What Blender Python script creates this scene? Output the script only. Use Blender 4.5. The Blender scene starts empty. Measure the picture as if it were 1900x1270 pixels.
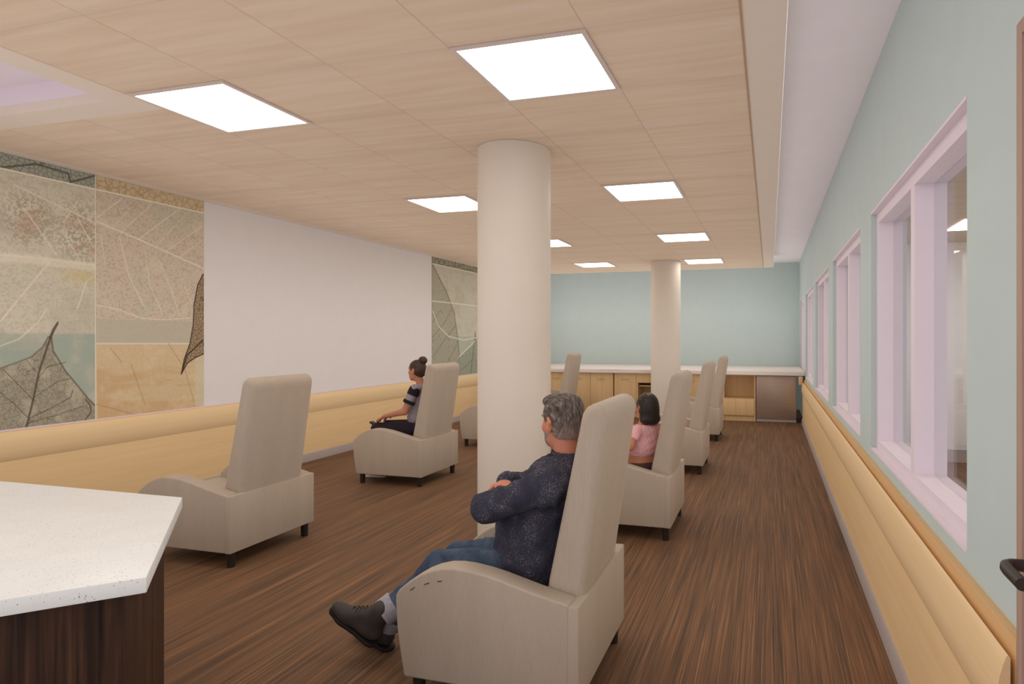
import bpy, bmesh, math, random
import numpy as np
from mathutils import Vector, Matrix

# ------------------------------------------------------------------ camera, world, exposure
S = bpy.context.scene
COL = S.collection
F_PX, VPX, CX, HOR = 1135.74, 1428.0, 1112.0, 628.0
YAW = math.atan((VPX - CX) / F_PX)
cam_d = bpy.data.cameras.new('camera'); cam = bpy.data.objects.new('camera', cam_d); COL.objects.link(cam)
cam.location = (0, 0, 1.5); cam.rotation_euler = (math.pi / 2, 0, YAW)
cam_d.sensor_width = 36; cam_d.lens = F_PX / 1900 * 36
cam_d.shift_x = (950 - CX) / 1900; cam_d.shift_y = -(635 - HOR) / 1900
cam_d.clip_start = 0.05
S.camera = cam
W = bpy.data.worlds.new('world'); S.world = W; W.use_nodes = True
W.node_tree.nodes['Background'].inputs[0].default_value = (0.86, 0.84, 1.0, 1)
W.node_tree.nodes['Background'].inputs[1].default_value = 1.0
S.view_settings.view_transform = 'Standard'; S.view_settings.look = 'None'
S.view_settings.gamma = 1; S.view_settings.use_curve_mapping = False
S.view_settings.exposure = 0.0
PANEL_L = 5.6        # radiance of the ceiling light panels
S.cycles.max_bounces = 10; S.cycles.diffuse_bounces = 6
S.cycles.sample_clamp_indirect = 6
S.cycles.use_fast_gi = True; S.cycles.fast_gi_method = 'ADD'      # soft ambient daylight with real occlusion
W.light_settings.ao_factor = 0.36; W.light_settings.distance = 1.2

# ------------------------------------------------------------------ helpers
def lin(c):
    c = c / 255
    return c / 12.92 if c <= 0.04045 else ((c + 0.055) / 1.055) ** 2.4
def rgb(r, g, b): return (lin(r), lin(g), lin(b), 1)

def new_mat(name, rough=0.6, spec=0.3):
    m = bpy.data.materials.new(name); m.use_nodes = True
    nt = m.node_tree; b = nt.nodes['Principled BSDF']
    b.inputs['Roughness'].default_value = rough
    b.inputs['Specular IOR Level'].default_value = spec
    return m, nt, b
def N(nt, t, **kw):
    n = nt.nodes.new(t)
    for k, v in kw.items():
        if k in n.inputs: n.inputs[k].default_value = v
        else: setattr(n, k, v)
    return n
def ramp(nt, stops, interp='LINEAR'):
    r = nt.nodes.new('ShaderNodeValToRGB'); cr = r.color_ramp; cr.interpolation = interp
    while len(cr.elements) < len(stops): cr.elements.new(0.5)
    for e, (p, c) in zip(cr.elements, stops): e.position = p; e.color = c
    return r
def coords(nt, scale=(1, 1, 1), space='Object', loc=(0, 0, 0)):
    tc = N(nt, 'ShaderNodeTexCoord'); mp = N(nt, 'ShaderNodeMapping')
    mp.inputs['Scale'].default_value = scale; mp.inputs['Location'].default_value = loc
    nt.links.new(tc.outputs[space], mp.inputs['Vector']); return mp
def bump(nt, b, src, strength=0.2, dist=0.002):
    n = N(nt, 'ShaderNodeBump'); n.inputs['Strength'].default_value = strength; n.inputs['Distance'].default_value = dist
    nt.links.new(src, n.inputs['Height']); nt.links.new(n.outputs[0], b.inputs['Normal'])

def plain(name, c, rough=0.6, spec=0.3, var=0.03, metal=0):
    m, nt, b = new_mat(name, rough, spec); b.inputs['Metallic'].default_value = metal
    mp = coords(nt, (3, 3, 3)); n = N(nt, 'ShaderNodeTexNoise', Scale=2.0, Detail=4.0)
    nt.links.new(mp.outputs[0], n.inputs['Vector'])
    lo = tuple(x * (1 - var) for x in c[:3]) + (1,); hi = tuple(min(1, x * (1 + var)) for x in c[:3]) + (1,)
    r = ramp(nt, [(0.3, lo), (0.7, hi)]); nt.links.new(n.outputs[0], r.inputs[0])
    nt.links.new(r.outputs[0], b.inputs['Base Color']); return m

def streaks(name, stops, scale, rough=0.6, spec=0.3, noise=1.0, detail=6.0, bmp=0.0, distort=0.0, mix2=None, bdist=0.001):
    """noise stretched along one axis: wood grain, woven fabric"""
    m, nt, b = new_mat(name, rough, spec)
    mp = coords(nt, scale); n = N(nt, 'ShaderNodeTexNoise', Scale=noise, Detail=detail, Distortion=distort)
    n.inputs['Roughness'].default_value = 0.6
    nt.links.new(mp.outputs[0], n.inputs['Vector'])
    r = ramp(nt, stops); nt.links.new(n.outputs[0], r.inputs[0]); out = r.outputs[0]
    if mix2:
        sc2, ns2, stops2, fac = mix2
        mp2 = coords(nt, sc2); n2 = N(nt, 'ShaderNodeTexNoise', Scale=ns2, Detail=3.0)
        nt.links.new(mp2.outputs[0], n2.inputs['Vector'])
        r2 = ramp(nt, stops2); nt.links.new(n2.outputs[0], r2.inputs[0])
        mx = N(nt, 'ShaderNodeMix', data_type='RGBA', blend_type='MULTIPLY'); mx.inputs[0].default_value = fac
        nt.links.new(out, mx.inputs[6]); nt.links.new(r2.outputs[0], mx.inputs[7]); out = mx.outputs[2]
    nt.links.new(out, b.inputs['Base Color'])
    if bmp: bump(nt, b, n.outputs[0], bmp, bdist)
    return m

M = {}
M['white_paint'] = plain('white_paint', (0.735, 0.69, 0.665, 1), 0.7, 0.2, 0.01)
M['lilac_lit_white'] = plain('lilac_lit_white', (0.76, 0.67, 0.72, 1), 0.5, 0.3, 0.01)  # white paint with the lilac tint of the skylight put into its colour
M['gypsum'] = plain('gypsum', (0.86, 0.80, 0.81, 1), 0.8, 0.1, 0.01)
M['border'] = plain('border_paint', (0.72, 0.62, 0.53, 1), 0.7, 0.1, 0.01)
M['teal_paint'] = plain('teal_paint', (0.50, 0.585, 0.57, 1), 0.6, 0.25, 0.015)
M['column'] = plain('column_paint', (0.65, 0.57, 0.485, 1), 0.5, 0.3, 0.01)
M['leg'] = plain('black_leg', rgb(36, 34, 33), 0.35, 0.5)
M['baseboard'] = plain('baseboard_vinyl', (0.40, 0.345, 0.32, 1), 0.5, 0.3)
M['frame_metal'] = plain('light_frame', (0.62, 0.52, 0.47, 1), 0.4, 0.4)
M['handle_black'] = plain('black_metal', rgb(48, 42, 40), 0.4, 0.5)
M['door_brown'] = streaks('door_wood', [(0.3, (0.36, 0.23, 0.18, 1)), (0.7, (0.40, 0.26, 0.20, 1))], (8, 8, 0.6), 0.5)
M['door_edge'] = plain('door_edge', (0.45, 0.29, 0.18, 1), 0.5)
M['casing'] = plain('door_casing', (0.40, 0.27, 0.215, 1), 0.5)
M['steel'] = streaks('bronze_steel', [(0.3, (0.40, 0.31, 0.25, 1)), (0.7, (0.46, 0.35, 0.28, 1))], (2, 2, 60), 0.32, 0.5)
M['steel'].node_tree.nodes['Principled BSDF'].inputs['Metallic'].default_value = 0.55
M['fabric'] = streaks('linen_vinyl', [(0.30, (0.405, 0.332, 0.258, 1)), (0.7, (0.455, 0.378, 0.302, 1))], (300, 300, 16), 0.55, 0.3, 1.0, 3.0, 0.06,
                      mix2=((5, 5, 0.7), 1.5, [(0.3, (0.94, 0.92, 0.91, 1)), (0.7, (1, 1, 1, 1))], 1.0))
M['stitch'] = plain('dark_stitch', rgb(60, 55, 52), 0.8)
M['panel_wood'] = streaks('maple_laminate', [(0.25, (0.76, 0.53, 0.28, 1)), (0.75, (0.83, 0.595, 0.325, 1))], (6, 0.7, 14), 0.45, 0.35, 1.6, 5.0)
M['rail_wood'] = streaks('maple_rail', [(0.25, (0.74, 0.53, 0.29, 1)), (0.75, (0.80, 0.585, 0.335, 1))], (12, 0.5, 22), 0.4, 0.4, 1.6, 5.0, distort=0.4)
M['strip_wood'] = streaks('maple_strip', [(0.25, (0.60, 0.36, 0.155, 1)), (0.75, (0.68, 0.43, 0.20, 1))], (12, 0.4, 16), 0.4, 0.4, 2.5, 5.0, distort=1.2)
M['cab_wood'] = streaks('cabinet_maple', [(0.3, (0.60, 0.40, 0.20, 1)), (0.7, (0.72, 0.50, 0.265, 1))], (26, 26, 0.9), 0.5, 0.3, 1.0, 4.0)
M['dark_wood'] = streaks('walnut_dark', [(0.28, (0.012, 0.006, 0.004, 1)), (0.45, (0.028, 0.014, 0.009, 1)), (0.6, (0.055, 0.025, 0.014, 1)), (0.75, (0.10, 0.045, 0.022, 1))],
                         (30, 30, 0.9), 0.5, 0.25, 1.6, 5.0, distort=0.5)
M['skin'] = plain('skin_tan', (0.55, 0.215, 0.13, 1), 0.5, 0.35, 0.08)
M['skin2'] = plain('skin_olive', (0.47, 0.20, 0.12, 1), 0.5, 0.35, 0.06)
M['eye'] = plain('eye_white', (0.7, 0.68, 0.65, 1), 0.2, 0.5)
M['beard'] = streaks('grey_beard', [(0.3, (0.10, 0.085, 0.075, 1)), (0.7, (0.36, 0.30, 0.27, 1))], (160, 160, 60), 0.8, 0.2, 1.0, 3.0)
M['black_hair'] = streaks('black_hair', [(0.3, (0.010, 0.007, 0.006, 1)), (0.7, (0.032, 0.021, 0.018, 1))], (120, 120, 12), 0.38, 0.5, 1.0, 3.0, 0.4)
M['brown_hair'] = streaks('dark_brown_hair', [(0.3, (0.022, 0.012, 0.008, 1)), (0.7, (0.075, 0.040, 0.026, 1))], (120, 120, 40), 0.45, 0.5, 1.0, 3.0, 0.4)
M['pink_cloth'] = plain('pink_cotton', (0.78, 0.42, 0.43, 1), 0.9, 0.1, 0.05)
M['grey_cloth'] = plain('heather_grey', (0.27, 0.235, 0.26, 1), 0.9, 0.1, 0.12)
M['black_cloth'] = plain('black_cloth', (0.020, 0.016, 0.020, 1), 0.85, 0.2, 0.1)
M['plum_cloth'] = plain('dark_plum_trousers', (0.026, 0.018, 0.027, 1), 0.85, 0.2, 0.1)
M['brown_belt'] = plain('brown_denim', (0.085, 0.045, 0.04, 1), 0.8, 0.2, 0.1)
M['white_shoe'] = plain('white_canvas', (0.6, 0.56, 0.56, 1), 0.7, 0.2, 0.1)
M['shoe'] = plain('dark_leather', (0.045, 0.038, 0.033, 1), 0.55, 0.35, 0.25)
M['sole'] = plain('dark_rubber', (0.022, 0.018, 0.017, 1), 0.6, 0.3, 0.2)
M['phone'] = plain('black_phone', (0.01, 0.01, 0.012, 1), 0.2, 0.5)
M['cuff'] = streaks('turned_denim', [(0.3, (0.27, 0.25, 0.28, 1)), (0.7, (0.42, 0.39, 0.42, 1))], (200, 200, 60), 0.9, 0.1, 1.0, 2.0, 0.3)
M['jeans'] = streaks('blue_denim', [(0.25, (0.024, 0.036, 0.068, 1)), (0.5, (0.055, 0.078, 0.120, 1)), (0.8, (0.11, 0.14, 0.19, 1))], (14, 14, 14), 0.85, 0.15, 1.2, 6.0, 0.25, bdist=0.003)

# grey hair: combed, short pale sides and a darker top (the hair's own colours)
m, nt, b = new_mat('grey_hair', 0.55, 0.4); M['grey_hair'] = m
mp = coords(nt, (30, 190, 30)); n = N(nt, 'ShaderNodeTexNoise', Scale=1.0, Detail=3.0, Distortion=0.5)
nt.links.new(mp.outputs[0], n.inputs['Vector'])
r1 = ramp(nt, [(0.28, (0.022, 0.016, 0.013, 1)), (0.5, (0.095, 0.074, 0.061, 1)), (0.72, (0.27, 0.22, 0.185, 1))]); nt.links.new(n.outputs[0], r1.inputs[0])
r2 = ramp(nt, [(0.3, (0.26, 0.175, 0.145, 1)), (0.7, (0.40, 0.29, 0.24, 1))]); nt.links.new(n.outputs[0], r2.inputs[0])
tc = N(nt, 'ShaderNodeTexCoord'); sx = N(nt, 'ShaderNodeSeparateXYZ'); nt.links.new(tc.outputs['Object'], sx.inputs[0])
mr = N(nt, 'ShaderNodeMapRange'); mr.inputs['From Min'].default_value = -0.075; mr.inputs['From Max'].default_value = 0.015
nt.links.new(sx.outputs['Z'], mr.inputs['Value'])
mx = N(nt, 'ShaderNodeMix', data_type='RGBA'); nt.links.new(mr.outputs[0], mx.inputs[0]); nt.links.new(r2.outputs[0], mx.inputs[6]); nt.links.new(r1.outputs[0], mx.inputs[7])
nt.links.new(mx.outputs[2], b.inputs['Base Color']); bump(nt, b, n.outputs[0], 0.6, 0.004)

# navy knit sweater with pale flecks
m, nt, b = new_mat('navy_knit', 0.9, 0.1); M['knit'] = m
mp = coords(nt, (1, 1, 1)); w = N(nt, 'ShaderNodeTexVoronoi', Scale=210.0); nt.links.new(mp.outputs[0], w.inputs['Vector'])
n = N(nt, 'ShaderNodeTexNoise', Scale=14.0, Detail=3.0); nt.links.new(mp.outputs[0], n.inputs['Vector'])
r1 = ramp(nt, [(0.0, (0.026, 0.026, 0.040, 1)), (0.45, (0.044, 0.043, 0.060, 1)), (0.62, (0.060, 0.057, 0.075, 1)), (0.95, (0.20, 0.18, 0.21, 1))])
ad = N(nt, 'ShaderNodeMath', operation='MULTIPLY'); nt.links.new(w.outputs['Distance'], ad.inputs[0]); nt.links.new(n.outputs[0], ad.inputs[1])
sc = N(nt, 'ShaderNodeMath', operation='MULTIPLY'); sc.inputs[1].default_value = 1.65; nt.links.new(ad.outputs[0], sc.inputs[0])
nt.links.new(sc.outputs[0], r1.inputs[0]); nt.links.new(r1.outputs[0], b.inputs['Base Color']); bump(nt, b, w.outputs['Distance'], 0.5, 0.003)

# speckled quartz
m, nt, b = new_mat('quartz', 0.35, 0.4); M['quartz'] = m
mp = coords(nt); w = N(nt, 'ShaderNodeTexVoronoi', Scale=115.0); nt.links.new(mp.outputs[0], w.inputs['Vector'])
n = N(nt, 'ShaderNodeTexNoise', Scale=9.0, Detail=3.0); nt.links.new(mp.outputs[0], n.inputs['Vector'])
rr = ramp(nt, [(0.10, (0.30, 0.20, 0.15, 1)), (0.17, (0.60, 0.57, 0.53, 1)), (0.24, (0.755, 0.755, 0.74, 1))])
nt.links.new(w.outputs['Distance'], rr.inputs[0])
sp = N(nt, 'ShaderNodeSeparateColor'); nt.links.new(w.outputs['Color'], sp.inputs[0])
gt = N(nt, 'ShaderNodeMath', operation='GREATER_THAN'); gt.inputs[1].default_value = 0.50; nt.links.new(sp.outputs[0], gt.inputs[0])
base = ramp(nt, [(0.3, (0.72, 0.72, 0.705, 1)), (0.7, (0.775, 0.785, 0.775, 1))]); nt.links.new(n.outputs[0], base.inputs[0])
mx = N(nt, 'ShaderNodeMix', data_type='RGBA'); nt.links.new(gt.outputs[0], mx.inputs[0]); nt.links.new(base.outputs[0], mx.inputs[6]); nt.links.new(rr.outputs[0], mx.inputs[7])
nt.links.new(mx.outputs[2], b.inputs['Base Color'])
M['marble'] = streaks('cream_stone', [(0.3, (0.64, 0.56, 0.50, 1)), (0.7, (0.80, 0.73, 0.68, 1))], (0.8, 7, 14), 0.5, 0.3, 1.5, 4.0)

# floor: long thin multi-tone strands running down the room
m, nt, b = new_mat('strand_floor', 0.62, 0.25); M['floor'] = m
mp = coords(nt, (135, 1.1, 1)); n = N(nt, 'ShaderNodeTexNoise', Scale=1.0, Detail=4.0, Distortion=0.35); n.inputs['Roughness'].default_value = 0.65
nt.links.new(mp.outputs[0], n.inputs['Vector'])
r1 = ramp(nt, [(0.28, (0.050, 0.036, 0.029, 1)), (0.42, (0.112, 0.066, 0.040, 1)), (0.52, (0.170, 0.087, 0.045, 1)), (0.62, (0.225, 0.115, 0.055, 1)), (0.76, (0.38, 0.22, 0.12, 1))])
nt.links.new(n.outputs[0], r1.inputs[0])
mp2 = coords(nt, (22, 0.5, 1)); n2 = N(nt, 'ShaderNodeTexNoise', Scale=1.0, Detail=3.0); nt.links.new(mp2.outputs[0], n2.inputs['Vector'])
r2 = ramp(nt, [(0.3, (0.62, 0.66, 0.70, 1)), (0.5, (0.92, 0.92, 0.92, 1)), (0.7, (1.15, 1.05, 0.95, 1))]); nt.links.new(n2.outputs[0], r2.inputs[0])
mx = N(nt, 'ShaderNodeMix', data_type='RGBA', blend_type='MULTIPLY'); mx.inputs[0].default_value = 0.8
nt.links.new(r1.outputs[0], mx.inputs[6]); nt.links.new(r2.outputs[0], mx.inputs[7]); nt.links.new(mx.outputs[2], b.inputs['Base Color'])
bump(nt, b, n.outputs[0], 0.15, 0.001)

# wood-look ceiling tiles, grid 0.672 x 0.6725 m
def ceiling_mat(name, k):
    m, nt, b = new_mat(name, 0.65, 0.15)
    tc = N(nt, 'ShaderNodeTexCoord'); sx = N(nt, 'ShaderNodeSeparateXYZ'); nt.links.new(tc.outputs['Object'], sx.inputs[0])
    def mth(op, a, bb=None, c=None):
        x = N(nt, 'ShaderNodeMath', operation=op)
        for i, v in enumerate((a, bb, c)):
            if v is None: continue
            if isinstance(v, (int, float)): x.inputs[i].default_value = v
            else: nt.links.new(v, x.inputs[i])
        return x.outputs[0]
    ux = mth('DIVIDE', mth('ADD', sx.outputs['X'], 0.115 + 6.72), 0.672)
    uy = mth('DIVIDE', mth('SUBTRACT', sx.outputs['Y'], 2.59 - 6.725), 0.6725)
    ix, iy = mth('FLOOR', ux), mth('FLOOR', uy); fx, fy = mth('FRACT', ux), mth('FRACT', uy)
    cb = N(nt, 'ShaderNodeCombineXYZ'); nt.links.new(ix, cb.inputs[0]); nt.links.new(iy, cb.inputs[1])
    wn = N(nt, 'ShaderNodeTexWhiteNoise', noise_dimensions='2D'); nt.links.new(cb.outputs[0], wn.inputs[0])
    off = N(nt, 'ShaderNodeVectorMath', operation='SCALE'); off.inputs['Scale'].default_value = 30.0; nt.links.new(wn.outputs['Color'], off.inputs[0])
    mp = coords(nt, (1.1, 13.0, 1)); addv = N(nt, 'ShaderNodeVectorMath', operation='ADD')
    nt.links.new(mp.outputs[0], addv.inputs[0]); nt.links.new(off.outputs[0], addv.inputs[1])
    n = N(nt, 'ShaderNodeTexNoise', Scale=1.3, Detail=5.0, Distortion=0.3); nt.links.new(addv.outputs[0], n.inputs['Vector'])
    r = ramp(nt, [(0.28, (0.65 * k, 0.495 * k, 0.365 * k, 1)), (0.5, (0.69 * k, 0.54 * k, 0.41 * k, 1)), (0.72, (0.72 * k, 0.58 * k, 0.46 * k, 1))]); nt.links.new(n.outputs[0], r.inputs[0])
    def edge(f, w):    # 1 inside a seam
        a = mth('ABSOLUTE', mth('SUBTRACT', f, 0.5)); return mth('GREATER_THAN', a, 0.5 - w)
    sm = mth('MAXIMUM', edge(fx, 0.006), mth('MULTIPLY', edge(fy, 0.005), 0.6))
    # darker growth band near the cross edges of each tile
    band = N(nt, 'ShaderNodeMapRange'); band.inputs['From Min'].default_value = 0.36; band.inputs['From Max'].default_value = 0.5
    nt.links.new(mth('ABSOLUTE', mth('SUBTRACT', fy, 0.5)), band.inputs['Value'])
    tot = mth('MAXIMUM', mth('MULTIPLY', sm, 0.34), mth('MULTIPLY', band.outputs[0], 0.09))
    mx = N(nt, 'ShaderNodeMix', data_type='RGBA'); nt.links.new(tot, mx.inputs[0]); nt.links.new(r.outputs[0], mx.inputs[6]); mx.inputs[7].default_value = (0.30 * k, 0.22 * k, 0.17 * k, 1)
    nt.links.new(mx.outputs[2], b.inputs['Base Color']); return m
M['ceiling'] = ceiling_mat('wood_ceiling_tiles', 1.0)
M['ceiling2'] = ceiling_mat('wood_ceiling_dimmed', 0.7)  # same tiles, the corridor's dimness put into a darker colour

def emis(name, c, s):
    m = bpy.data.materials.new(name); m.use_nodes = True; nt = m.node_tree
    b = nt.nodes['Principled BSDF']; b.inputs['Base Color'].default_value = (0.8, 0.8, 0.8, 1)
    b.inputs['Emission Color'].default_value = c; b.inputs['Emission Strength'].default_value = s
    return m
M['panel_light'] = emis('panel_light', (1.0, 0.955, 0.90, 1), PANEL_L)
M['corridor_light'] = emis('corridor_light', (1.0, 0.95, 0.88, 1), 7.0)
M['fill'] = emis('fill_glow', (1.0, 0.88, 1.0, 1), 5.0)

m = bpy.data.materials.new('window_glass'); m.use_nodes = True; nt = m.node_tree; nt.nodes.clear(); M['glass'] = m
o = N(nt, 'ShaderNodeOutputMaterial'); mx = N(nt, 'ShaderNodeMixShader'); tr = N(nt, 'ShaderNodeBsdfTransparent'); gl = N(nt, 'ShaderNodeBsdfGlossy'); lw = N(nt, 'ShaderNodeLayerWeight'); lw.inputs['Blend'].default_value = 0.5; pw = N(nt, 'ShaderNodeMath', operation='POWER'); pw.inputs[1].default_value = 5.0; fr = N(nt, 'ShaderNodeMath', operation='MULTIPLY_ADD')
fr.inputs[1].default_value = 0.6; fr.inputs[2].default_value = 0.03; nt.links.new(lw.outputs['Facing'], pw.inputs[0]); nt.links.new(pw.outputs[0], fr.inputs[0])
tr.inputs[0].default_value = (0.96, 0.97, 0.98, 1); gl.inputs['Roughness'].default_value = 0.02
nt.links.new(fr.outputs[0], mx.inputs[0]); nt.links.new(tr.outputs[0], mx.inputs[1]); nt.links.new(gl.outputs[0], mx.inputs[2]); nt.links.new(mx.outputs[0], o.inputs[0])

# ------------------------------------------------------------------ mesh helpers
def link(name, me, mat, parent=None, loc=(0, 0, 0)):
    if mat: me.materials.append(mat)
    o = bpy.data.objects.new(name, me); o.location = loc; COL.objects.link(o)
    if parent: o.parent = parent
    return o
def bm_obj(name, bm, mat, parent=None, loc=(0, 0, 0), smooth=None):
    bmesh.ops.recalc_face_normals(bm, faces=bm.faces)
    me = bpy.data.meshes.new(name); bm.to_mesh(me); bm.free()
    if smooth is not None:
        me.shade_smooth(); me.set_sharp_from_angle(angle=math.radians(smooth))
    return link(name, me, mat, parent, loc)
def add_box(bm, x0, x1, y0, y1, z0, z1, bev=0, seg=2):
    r = bmesh.ops.create_cube(bm, size=1)
    for v in r['verts']:
        v.co = Vector(((v.co.x + .5) * (x1 - x0) + x0, (v.co.y + .5) * (y1 - y0) + y0, (v.co.z + .5) * (z1 - z0) + z0))
    if bev:
        es = list({e for v in r['verts'] for e in v.link_edges})
        bmesh.ops.bevel(bm, geom=es, offset=bev, segments=seg, affect='EDGES', profile=0.5)
def box(name, x0, x1, y0, y1, z0, z1, mat, parent=None, bev=0, seg=2, off=(0, 0, 0)):
    bm = bmesh.new(); add_box(bm, x0, x1, y0, y1, z0, z1, bev, seg)
    bmesh.ops.translate(bm, verts=bm.verts, vec=[-c for c in off])
    return bm_obj(name, bm, mat, parent, (0, 0, 0), 35 if bev else None)
def boxes(name, L, mat, parent=None, bev=0):
    bm = bmesh.new()
    for b in L: add_box(bm, *b, bev=bev)
    return bm_obj(name, bm, mat, parent, smooth=35 if bev else None)
def prism(name, pts, axis, a, b, mat, parent=None, bev=0, seg=3, smooth=40):
    """pts: 2D outline; axis: 'y' -> pts are (x,z) swept y a..b ; 'z' -> pts are (x,y) swept z"""
    bm = bmesh.new()
    def P(p, t): return (p[0], t, p[1]) if axis == 'y' else (p[0], p[1], t)
    A = [bm.verts.new(P(p, a)) for p in pts]; B = [bm.verts.new(P(p, b)) for p in pts]
    bm.faces.new(A); bm.faces.new(B[::-1])
    for i in range(len(pts)):
        j = (i + 1) % len(pts); bm.faces.new((A[i], B[i], B[j], A[j]))
    bmesh.ops.recalc_face_normals(bm, faces=bm.faces)
    if bev:
        es = [e for e in bm.edges if len(e.link_faces) == 2 and e.calc_face_angle(0) > math.radians(40)]
        bmesh.ops.bevel(bm, geom=es, offset=bev, segments=seg, affect='EDGES', profile=0.5, clamp_overlap=True)
    return bm_obj(name, bm, mat, parent, smooth=smooth)
def cyl(name, c, r0, r1, z0, z1, mat, parent=None, n=24, bev=0.0):
    bm = bmesh.new()
    ring = []
    for (r, z) in ((r0, z0), (r1, z1)):
        ring.append([bm.verts.new((c[0] + r * math.cos(2 * math.pi * i / n), c[1] + r * math.sin(2 * math.pi * i / n), z)) for i in range(n)])
    for i in range(n): bm.faces.new((ring[0][i], ring[0][(i + 1) % n], ring[1][(i + 1) % n], ring[1][i]))
    bm.faces.new(ring[0][::-1]); bm.faces.new(ring[1])
    if bev:
        es = [e for e in bm.edges if e.calc_face_angle(0) > 1]
        bmesh.ops.bevel(bm, geom=es, offset=bev, segments=2, affect='EDGES')
    return bm_obj(name, bm, mat, parent, smooth=40)
def tube(bm, pts, r, n=12, cap=True):
    pts = [Vector(p) for p in pts]; rings = []
    t0 = (pts[1] - pts[0]).normalized(); up = Vector((0, 0, 1)) if abs(t0.z) < .9 else Vector((1, 0, 0))
    a = t0.cross(up).normalized()
    for i, p in enumerate(pts):
        t = (pts[min(i + 1, len(pts) - 1)] - pts[max(i - 1, 0)]).normalized()
        a = (a - t * a.dot(t)).normalized(); b_ = t.cross(a)
        k = 1.0
        if 0 < i < len(pts) - 1:
            ca = (pts[i] - pts[i - 1]).normalized().dot((pts[i + 1] - pts[i]).normalized()); k = 1 / max(.6, math.sqrt((1 + ca) / 2))
        rings.append([bm.verts.new(p + (a * math.cos(2 * math.pi * j / n) + b_ * math.sin(2 * math.pi * j / n)) * r * (k if k > 1.02 and 0 else 1)) for j in range(n)])
    for q in range(len(rings) - 1):
        for j in range(n): bm.faces.new((rings[q][j], rings[q][(j + 1) % n], rings[q + 1][(j + 1) % n], rings[q + 1][j]))
    if cap: bm.faces.new(rings[0][::-1]); bm.faces.new(rings[-1])
def tag(o, label, cat, group=None):
    o['label'] = label; o['category'] = cat
    if group: o['group'] = group
    return o
def empty(name, loc, label=None, cat=None, group=None):
    o = bpy.data.objects.new(name, None); o.location = loc; o.empty_display_size = .1; COL.objects.link(o)
    if label: tag(o, label, cat, group)
    return o
def struct(o): o['kind'] = 'structure'; return o
def dup(root, loc, label=None, group=None):
    r = root.copy(); COL.objects.link(r); r.location = loc
    if label: r['label'] = label
    if group: r['group'] = group
    for ch in list(root.children):
        c = ch.copy(); COL.objects.link(c); c.parent = r
        for g in ch.children:
            d = g.copy(); COL.objects.link(d); d.parent = c
    return r

# ------------------------------------------------------------------ the room
XL, XR, YB, ZC, ZG = -5.46, 0.60, 13.5, 2.871, 3.10
Y0 = -2.6
struct(box('floor', XL - .1, 4.8, Y0, YB + .1, -0.1, 0, M['floor']))
struct(box('wall_left', XL - .15, XL, Y0, YB + .15, 0, ZG + .1, M['white_paint']))
struct(box('wall_back', XL, 4.8, YB, YB + .15, 0, ZG + .1, M['teal_paint']))
# right wall with five window openings and the doorway
WIN = [(2.173, 4.07), (4.53, 6.43), (6.885, 8.785), (9.24, 11.14), (11.55, 13.2)]
SILL, HEAD, XW = 0.82, 2.268, 0.80
L = [(XR, XW, 1.692, YB, 0, SILL), (XR, XW, 1.692, YB, HEAD, ZG + .1), (XR, XW, Y0, 0.66, 0, ZG + .1), (XR, XW, .66, 1.692, 2.256, ZG + .1)]
prev = 1.692
for a, b_ in WIN: L.append((XR, XW, prev, a, SILL, HEAD)); prev = b_
L.append((XR, XW, prev, YB, SILL, HEAD))
struct(boxes('wall_right', L, M['teal_paint']))
# dropped ceiling of wood tiles with one opening at the far left, plain border strips
RX0, RX1, RY0, RY1 = -5.15, -3.667, 0.3, 2.648
wx0, wx1, wy1 = -5.33, -0.115, 12.24
bx = 0.178
L = [(RX1 + bx, wx1, Y0, wy1, ZC, ZC + .04), (wx0, RX1 + bx, RY1 + bx, wy1, ZC, ZC + .04), (wx0, RX1 + bx, Y0, RY0 - bx, ZC, ZC + .04)]
struct(boxes('ceiling', L, M['ceiling']))
L = [(XL, wx0, Y0, wy1 + .05, ZC, ZC + .06), (wx1, 0.072, Y0, wy1 + .05, ZC, ZG), (wx0, wx1, wy1, wy1 + .05, ZC, ZC + .06),
     (RX1, RX1 + bx, RY0 - bx, RY1 + bx, ZC, ZC + .06), (wx0, RX1, RY1, RY1 + bx, ZC, ZC + .06), (wx0, RX1, RY0 - bx, RY0, ZC, ZC + .06), (wx0, RX0, RY0, RY1, ZC, ZC + .06)]
struct(boxes('trim_1', L, M['border']))
struct(box('trim_2', wx1 - .006, wx1 + .004, Y0, wy1 + .002, ZC - .004, ZC + .02, M['door_edge']))
# raised recess box above the opening
zr = 3.04
L = [(RX0 - .05, RX0, RY0, RY1, ZC + .06, zr), (RX1, RX1 + .05, RY0, RY1, ZC + .06, zr), (RX0, RX1, RY1, RY1 + .05, ZC + .06, zr), (RX0, RX1, RY0 - .05, RY0, ZC + .06, zr),
     (RX0 - .05, RX1 + .05, RY0 - .05, RY1 + .05, zr, zr + .04)]
struct(boxes('trim_3', L, M['lilac_lit_white']))
o = struct(box('ceiling', XL - .15, XW, Y0, YB + .15, ZG, ZG + .1, M['gypsum']))

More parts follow.
